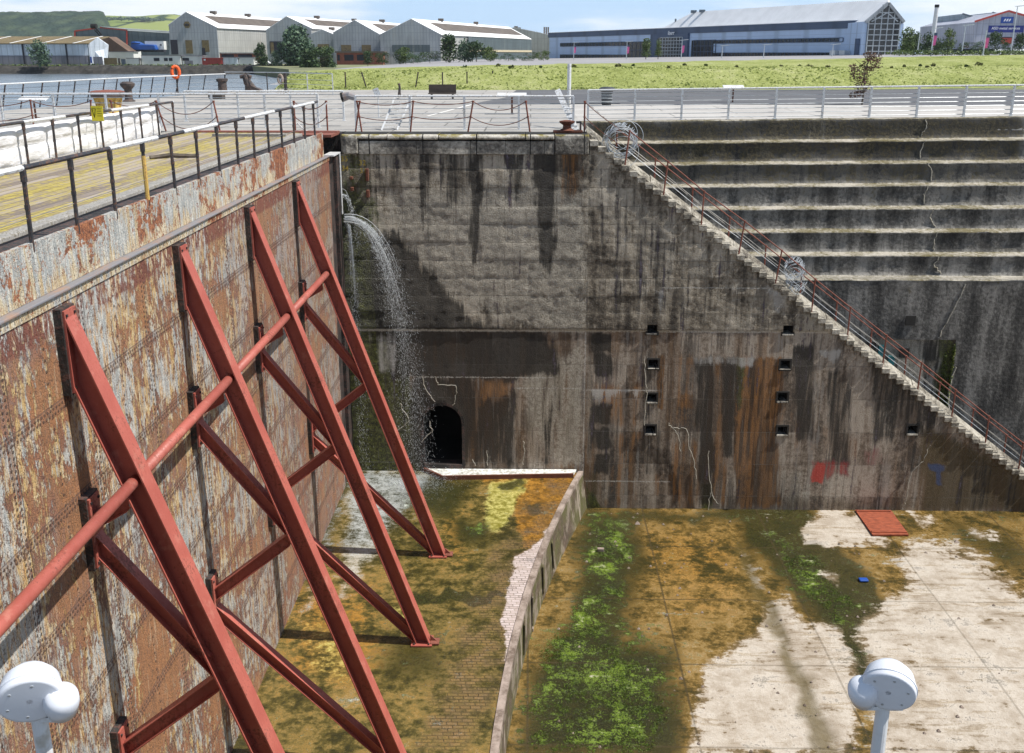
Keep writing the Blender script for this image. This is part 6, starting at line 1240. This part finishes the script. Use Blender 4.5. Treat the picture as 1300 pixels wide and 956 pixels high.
for k in range(3): b.prism([(q[0]-.7+k*.5, Yw-.3, q[2]-.25), (q[0]-.45+k*.5, Yw-.3, q[2]-.25), (q[0]-.2+k*.5, Yw-.3, q[2]+.25), (q[0]-.45+k*.5, Yw-.3, q[2]+.25)], (0, .05, 0))
b.build('sign_logo', M['sign_white'], t)
t = thing('grey_hall', tuple(ony(1226, 62, 235)), 'blue-grey monopitch hall standing left of the hall with the blue signs', 'industrial hall'); Yw = 235
for pl in (((1219.5,66),(1222,17.5),(1262,30),(1262,66)), ((1259,30),(1260,15.8),(1275,20),(1275,30))): b = MB(); b.prism([tuple(ony(u, v, Yw)) for u, v in pl], (2, 20, 0)); b.build('wall', M['metal_bldg2'], t)
b = MB(); b.bar(tuple(ony(1222, 17.4, Yw-.3)), tuple(ony(1247, 25, Yw-.3)), .3, .3, (0,1,0)); b.bar(tuple(ony(1260, 15.8, Yw-.3)), tuple(ony(1275, 20, Yw-.3)), .3, .3, (0,1,0)); b.build('roof_edge', M['clad_dark'], t)
for v in (31, 38.5): patch(t, 1220, v, 1243, v+.7, Yw, 'clad_dark', 'cladding_joint', .1)
q0, q1 = ony(1182.5, 63, 190), ony(1187.2, 9.5, 190); t = thing('tall_flue', tuple(q0), 'tall white tapering column with a black tip right of the glass gable', 'flue'); b = MB(); b.tube([q0, (q0[0]+.1, 190, q1[2])], .42, 14, r1=.36); b.build('shaft', M['white'], t); b = MB(); b.tube([(q0[0]+.1, 190, q1[2]), (q0[0]+.1, 190, q1[2]+.5)], .40, 14); b.build('tip', M['black'], t)
t = thing('white_hall', tuple(ony(1208, 66, 260)), 'small white building between trees left of the blue-grey hall', 'building'); patch(t, 1193, 41.5, 1213, 66, 260, 'whitebox', 'wall', 0, 8); patch(t, 1206, 55, 1216, 59.5, 250, 'sign_blue', 'blue_board', 0, .2); patch(t, 1200, 45, 1209, 53, 260, 'clad_base', 'shutter', .1)
def street_lamp(label, u, vt, vb, Y, arm=True, banner=None):
    q0 = ony(u, vb, Y); q1 = ony(u, vt, Y); t = thing('street_lamp', tuple(q0), label, 'street lamp', 'lamp posts and banners around the office lot'); b = MB(); b.tube([q0-(0,0,.6), (q0[0]+.1, Y, q1[2])], .10, 7, r1=.06); b.build('post', M['galv'], t)
    if arm: b = MB(); b.bar((q0[0]+.1, Y, q1[2]), (q0[0]+1.3, Y, q1[2]+.12), .22, .1); b.bar((q0[0]+.1, Y, q1[2]), (q0[0]-.3, Y, q1[2]), .12, .08); b.build('lamp_head', M['galv'], t)
    if banner: b = MB(); b.prism([(q0[0]+.12, Y, q1[2]-1.0), (q0[0]+.6, Y, q1[2]-1.0), (q0[0]+.5, Y, q1[2]-2.3), (q0[0]+.12, Y, q1[2]-2.4)], (0, .03, 0)); b.build('banner', M['pink'], t); b = MB(); b.prism([(q0[0]+.12, Y-.01, q1[2]-.6), (q0[0]+.6, Y-.01, q1[2]-.6), (q0[0]+.6, Y-.01, q1[2]-1.0), (q0[0]+.12, Y-.01, q1[2]-1.0)], (0, .03, 0)); b.build('banner_head', M['navy'], t)
    return t
for lb, u, vt, vb, Y, a, bn in (('thin lamp post with pink banner left of the office entrance, near the wall end', 728, 54, 76, 240, 1, 1), ('lamp post with pink banner in the left half of the office front', 795, 53, 75, 215, 1, 1), ('lamp post with pink banner right in front of the office entrance', 864.5, 51, 74, 200, 1, 1), ('thin dark lamp post before the long office window, left one', 916, 58, 73, 190, 1, 0), ('thin lamp post before the long office window, middle one', 969, 57, 73, 185, 1, 0), ('thin lamp post before the long office window, right one', 1056, 56.5, 72, 178, 1, 0),
    ('bare leaning post right of the glass gable among the trees', 1164.5, 38, 67, 165, 0, 0), ('white post with pink banner beside the tall white flue', 1182, 36, 67, 150, 1, 1), ('slim post between the tall flue and the blue-grey hall', 1221, 32, 66, 150, 1, 0), ('post with pink banner in front of the blue sign', 1248, 38, 68, 140, 0, 1), ('slim lamp post at the far right before the blue sign', 1284, 8, 60, 150, 1, 0)): street_lamp(lb, u, vt, vb, Y, a, bn)
# ------------------------------------------------------------------ HILLS
xs = np.linspace(-1500, -620, 220); ys = np.linspace(1450, 2300, 30); X, Y = np.meshgrid(xs, ys)
def skyline(X, Y, pu, pv, Y0):
    u = 674+1250*(X/Y0); return CAMH+(68-np.interp(u, pu, pv))*Y0/1250
top = skyline(X, Y, [-260,-60,0,60,118,150,156,159,164], [28,22,21,22,20.5,20,22,32,56], Y); t_ = ss(Y, 1450, 1760); Z = -5+(top+5)*t_+(fbm(X*.022, Y*.02, 111)-.5)*11*t_+(fbm(X*.07, Y*.06, 113)-.5)*6*t_
Xp = X*(1+(Y-1750)/1750.0*0)
hl = gridmesh('wooded_hill', np.stack([X, Y, Z], -1).reshape(-1, 3), 220, 30, M['hillwood']); struct(hl)
xs = np.linspace(-1900, 700, 160); ys = np.linspace(1900, 2900, 16); X, Y = np.meshgrid(xs, ys); top = skyline(X, Y, [-200,100,158,200,215,240,330,700,1000], [32,29,24,25,23,22,36,62,67], Y); t_ = ss(Y, 1900, 2520); Z = -5+(top+5)*t_+(fbm(X*.003, Y*.004, 121)-.5)*6*t_
hf = gridmesh('green_hill', np.stack([X, Y, Z], -1).reshape(-1, 3), 160, 16, M['hillfield']); struct(hf)
hw = [(x, 2400+RNG.uniform(-40, 40), 0, 14, 8, 4.0) for x in np.linspace(-1050, -850, 26)]; hw = [(a, b_, float(np.interp(674+1250*a/2400, [158,200,240], [28,27.5,31]))*-1*2400/1250+68*2400/1250+CAMH+0, r1, r2, r3) for a, b_, _, r1, r2, r3 in hw]
stuff(tag(leaves('hedgerow_trees', hw, 3000, 2.4, M['leaf_blue']), 'distant row of field trees crossing the green hillside', 'trees'))
q = ony(1208, 36, 900); xs = np.linspace(q[0]-45, q[0]+40, 40); ys = np.linspace(880, 1000, 8); X, Y = np.meshgrid(xs, ys); Z = np.interp(674+1250*X/900, [1180,1192,1200,1214,1218,1222], [50,41,36.5,33.5,34.5,50]); Z = CAMH+(68-Z)*900/1250*ss(Y, 870, 905)
hh = gridmesh('distant_wood', np.stack([X, Y, Z+(fbm(X*.1, Y*.1, 5)-.5)*4], -1).reshape(-1, 3), 40, 8, M['hillwood']); struct(hh)
# ------------------------------------------------------------------ TREES
def tree(label, u, vt, vb, Y, w, mat, kind='round', n=2600, name='tree', leaf=None, group=None):
    q = ony(u, vb, Y); tp = ony(u, vt, Y); H = tp[2]-q[2]; W_ = w*1.2*Y/1250; t = thing(name, tuple(q), label, 'bush' if name == 'bush' else 'tree', group)
    b = MB(); b.tube([q-(0,0,.8), q+(RNG.normal()*.1, 0, H*.35), q+(RNG.normal()*.2, 0, H*.75)], max(.05, H*.025), 7, r1=.03)
    for k in range(6): a = RNG.uniform(0, 6.28); z = H*RNG.uniform(.25, .6); l = W_*RNG.uniform(.2, .4); b.tube([q+(0,0,z), q+(l*math.cos(a), l*math.sin(a), z+H*.2)], max(.03, H*.012), 5, r1=.02)
    b.build('trunk', M['bark'], t); bl = []; base = .03 if name == 'bush' else .12
    for k in range(20):
        f = RNG.uniform(base, .93); prof = {'round': math.sin(math.pi*min(1, (f*.85+.14)))**.7, 'cone': 1.05-f*.9, 'wide': math.sin(math.pi*(f*.72+.22))**.6, 'sparse': math.sin(math.pi*(f*.8+.12))}[kind]
        r = W_*.5*prof; a = RNG.uniform(0, 6.28); rr = RNG.uniform(.20, .34)*min(W_, H); o = max(0, r-rr*.8)*RNG.uniform(.4, 1); bl.append((q[0]+o*math.cos(a), q[1]+o*math.sin(a), q[2]+H*f, rr*1.1, rr, rr*RNG.uniform(.6, .85)))
    leaves('crown', bl, n, leaf or max(.06, min(W_, H)*.045), M[mat], t); return t
G_ = 'trees and bushes before the grey warehouses'
tree('tall loose grey-green tree in front of the second warehouse', 378, 35, 86, 268, 40, 'leaf_blue', 'wide', 4200, group=G_); tree('big round dark bush lowest at the left end of the grass bank', 404, 61, 92, 240, 50, 'leaf_dark', 'wide', 4500, 'bush', group=G_)
tree('dark round tree beside the white containers', 333, 55, 85, 266, 17, 'leaf_dark', 'round', 2200, group=G_); tree('blue-grey bush between the round tree and the tall loose tree', 351, 64, 86, 266, 15, 'leaf_blue', 'round', 1200, 'bush', group=G_)
tree('small yellow-green tree rising behind the big round bush', 415, 58, 80, 280, 20, 'leaf_mid', 'round', 1200, group=G_); tree('airy olive tree standing before the long white shed', 50, 52, 84, 264, 26, 'leaf_blue', 'wide', 1300, group=G_)
for i, (u, vt, vb, w, m_, k_) in enumerate(((467,65,80,14,'leaf_dark','round'),(486,67,80,20,'leaf_dark','wide'),(507,64,79,18,'leaf_dark','round'),(515,60,78,22,'leaf_mid','wide'),(525,68,79,28,'leaf_blue','wide'),(546,64,78,34,'leaf_dark','wide'),(570,44.5,78,28,'leaf_dark','cone'),(590,51,78,24,'leaf_blue','round'),(605,52,78,30,'leaf_dark','round'),(622,60,78,20,'leaf_mid','round'),(645,68,77,24,'leaf_blue','wide'),(672,66,76,26,'leaf_dark','wide'),(690,65,76,18,'leaf_mid','wide'))):
    tree(['small dark bush at the left foot of the middle warehouse', 'low dark bush below the two shutters', 'narrow dark bush right of the brick annex', 'yellow-green tree between dark bushes below the right-most gable', 'low blue-green bush before the right-most gable', 'wide dark bush below the right-most gable', 'tall pointed dark conifer, highest in the row before the glazed warehouse', 'blue-green tree just right of the tall pointed conifer', 'dark round tree at the right of the conifer group', 'mid green bush before the glazed warehouse side', 'low pale bush before the glazed warehouse side', 'low dark bush near the left end of the office block', 'low green bush touching the left end of the office block'][i], u, vt, vb, 235-i*1.5, w, m_, k_, 1500, 'bush' if vt > 58 else 'tree', group=G_)
G2 = 'young trees around the office block'
for lb, u, vt, vb, Y, w, m_, k_ in (('slim light green young tree left of the office entrance', 820, 48, 74, 205, 14, 'leaf_mid', 'cone'), ('slim young tree against the navy entrance wall', 835.5, 50, 74, 200, 10, 'leaf_mid', 'cone'), ('loose yellow-green tree just right of the glass gable', 1150, 37, 67, 170, 22, 'leaf_mid', 'sparse'), ('dark tree second right of the glass gable', 1160, 42, 67, 172, 16, 'leaf_dark', 'round'), ('dark round tree left of the tall white flue', 1176, 42, 66, 178, 20, 'leaf_dark', 'round'), ('dark tree directly right of the tall white flue', 1190, 48, 66, 170, 18, 'leaf_dark', 'round'), ('light green spindly tree left of the blue-grey hall', 1203, 36, 66, 160, 16, 'leaf_mid', 'sparse'),
    ('low dark bush at the foot of the blue-grey hall', 1228, 54, 64, 170, 22, 'leaf_dark', 'wide'), ('low dark bush left of the large tree before the blue sign', 1244, 53, 64, 168, 18, 'leaf_blue', 'wide'), ('large dark tree before the blue name sign', 1262, 42, 64, 160, 26, 'leaf_dark', 'round'), ('low bush under the red roller door', 1279, 54, 64, 158, 18, 'leaf_dark', 'wide'), ('dark tree at the right edge before the blue sign', 1294, 42, 64, 160, 20, 'leaf_dark', 'cone')):
    tree(lb, u, vt, vb, Y, w, m_, k_, 1300, 'bush' if vt > 52 else 'tree', group=G2)
gs = leaves('verge_grass', [(onz(u, 70, 1.4)[0]*0+ony(u, 66.5, 150)[0], 150, ony(u, 66.8, 150)[2], 2.2, 2, .35) for u in range(1140, 1330, 12)], 3000, .14, M['leaf_mid']); stuff(tag(gs, 'rough yellowish grass verge below the halls at the right', 'grass'))
# thin sea haze over everything
b = MB(); b.box(-3100, 3100, -60, 3300, -16, 130); hz_ = b.build('haze', None); stuff(hz_); hm = bpy.data.materials.new('pale_haze'); hm.use_nodes = True; hn = hm.node_tree; hn.nodes.clear(); ho = hn.nodes.new('ShaderNodeOutputMaterial'); hv = hn.nodes.new('ShaderNodeVolumePrincipled'); hv.inputs['Color'].default_value = (.82, .90, 1, 1); hv.inputs['Density'].default_value = .00009; hv.inputs['Anisotropy'].default_value = .2; hn.links.new(hv.outputs[0], ho.inputs['Volume']); hz_.data.materials.append(hm)
# ================================================================== SKY, SUN, CAMERA
EL, AZS = math.radians(56), math.radians(7.5)     # sun to the +X side, slightly towards the camera
sd = Vector((math.cos(EL)*math.cos(AZS), -math.cos(EL)*math.sin(AZS), math.sin(EL)))
w = bpy.data.worlds.new('World'); bpy.context.scene.world = w; w.use_nodes = True; nt = w.node_tree; bg = nt.nodes['Background']
sky = nt.nodes.new('ShaderNodeTexSky'); sky.sky_type = 'NISHITA'; sky.sun_disc = False; sky.sun_elevation = EL; sky.sun_rotation = math.atan2(sd.x, sd.y); sky.air_density = 1.0; sky.dust_density = .4; sky.ozone_density = 1.0
tc = nt.nodes.new('ShaderNodeTexCoord'); mp = nt.nodes.new('ShaderNodeVectorMath'); mp.operation = 'MULTIPLY'; mp.inputs[1].default_value = (1, 1, 5.5); nt.links.new(tc.outputs['Generated'], mp.inputs[0])
ns = nt.nodes.new('ShaderNodeTexNoise'); ns.inputs['Scale'].default_value = 2.6; ns.inputs['Detail'].default_value = 7; ns.inputs['Roughness'].default_value = .58; nt.links.new(mp.outputs[0], ns.inputs['Vector'])
mr = nt.nodes.new('ShaderNodeMapRange'); mr.interpolation_type = 'SMOOTHSTEP'; mr.inputs[1].default_value = .42; mr.inputs[2].default_value = .62; mr.inputs[3].default_value = 0; mr.inputs[4].default_value = 1; nt.links.new(ns.outputs['Fac'], mr.inputs[0])
mx = nt.nodes.new('ShaderNodeMix'); mx.data_type = 'RGBA'; sp = nt.nodes.new('ShaderNodeSeparateXYZ'); nt.links.new(tc.outputs['Generated'], sp.inputs[0]); m2 = nt.nodes.new('ShaderNodeMapRange'); m2.inputs[1].default_value = .10; m2.inputs[2].default_value = .50; m2.inputs[3].default_value = 1.0; m2.inputs[4].default_value = .12; nt.links.new(sp.outputs[2], m2.inputs[0]); m3 = nt.nodes.new('ShaderNodeMath'); m3.operation = 'MULTIPLY'; m3.inputs[0].default_value = .92; cc_ = nt.nodes.new('ShaderNodeMix'); cc_.data_type = 'RGBA'; nt.links.new(mr.outputs[0], cc_.inputs[0]); cc_.inputs[6].default_value = (6.6, 9.4, 12.8, 1); cc_.inputs[7].default_value = (12.6, 13.2, 13.9, 1); nt.links.new(cc_.outputs[2], mx.inputs[7]); nt.links.new(m2.outputs[0], m3.inputs[1]); nt.links.new(m3.outputs[0], mx.inputs[0]); nt.links.new(sky.outputs[0], mx.inputs[6]); mx.inputs[7].default_value = (9.6, 10.6, 11.8, 1)
nt.links.new(mx.outputs[2], bg.inputs[0]); bg.inputs[1].default_value = .072
sun = bpy.data.lights.new('sun', 'SUN'); sun.energy = 5.0; sun.angle = math.radians(.5); sun.color = (1, .95, .88); so = bpy.data.objects.new('sun', sun); C.objects.link(so); so.rotation_euler = sd.to_track_quat('Z', 'Y').to_euler()
cam = bpy.data.cameras.new('camera'); co = bpy.data.objects.new('camera', cam); C.objects.link(co); co.location = (0, 0, CAMH); co.rotation_euler = (math.pi/2-PITCH, 0, YAW)
cam.sensor_width = 36; cam.sensor_fit = 'HORIZONTAL'; cam.lens = 36*F_PX/1300; cam.shift_y = -45/1300; cam.clip_start = .05; cam.clip_end = 9000
sc = bpy.context.scene; sc.camera = co; sc.view_settings.view_transform = 'Standard'; sc.view_settings.look = 'None'; sc.view_settings.exposure = .30; sc.view_settings.gamma = 1; sc.view_settings.use_curve_mapping = False
sc.render.engine = 'CYCLES'

for o in bpy.data.objects:
    if o.get('label') and len(o['label'].split()) > 16: print('LONG', o['label'])
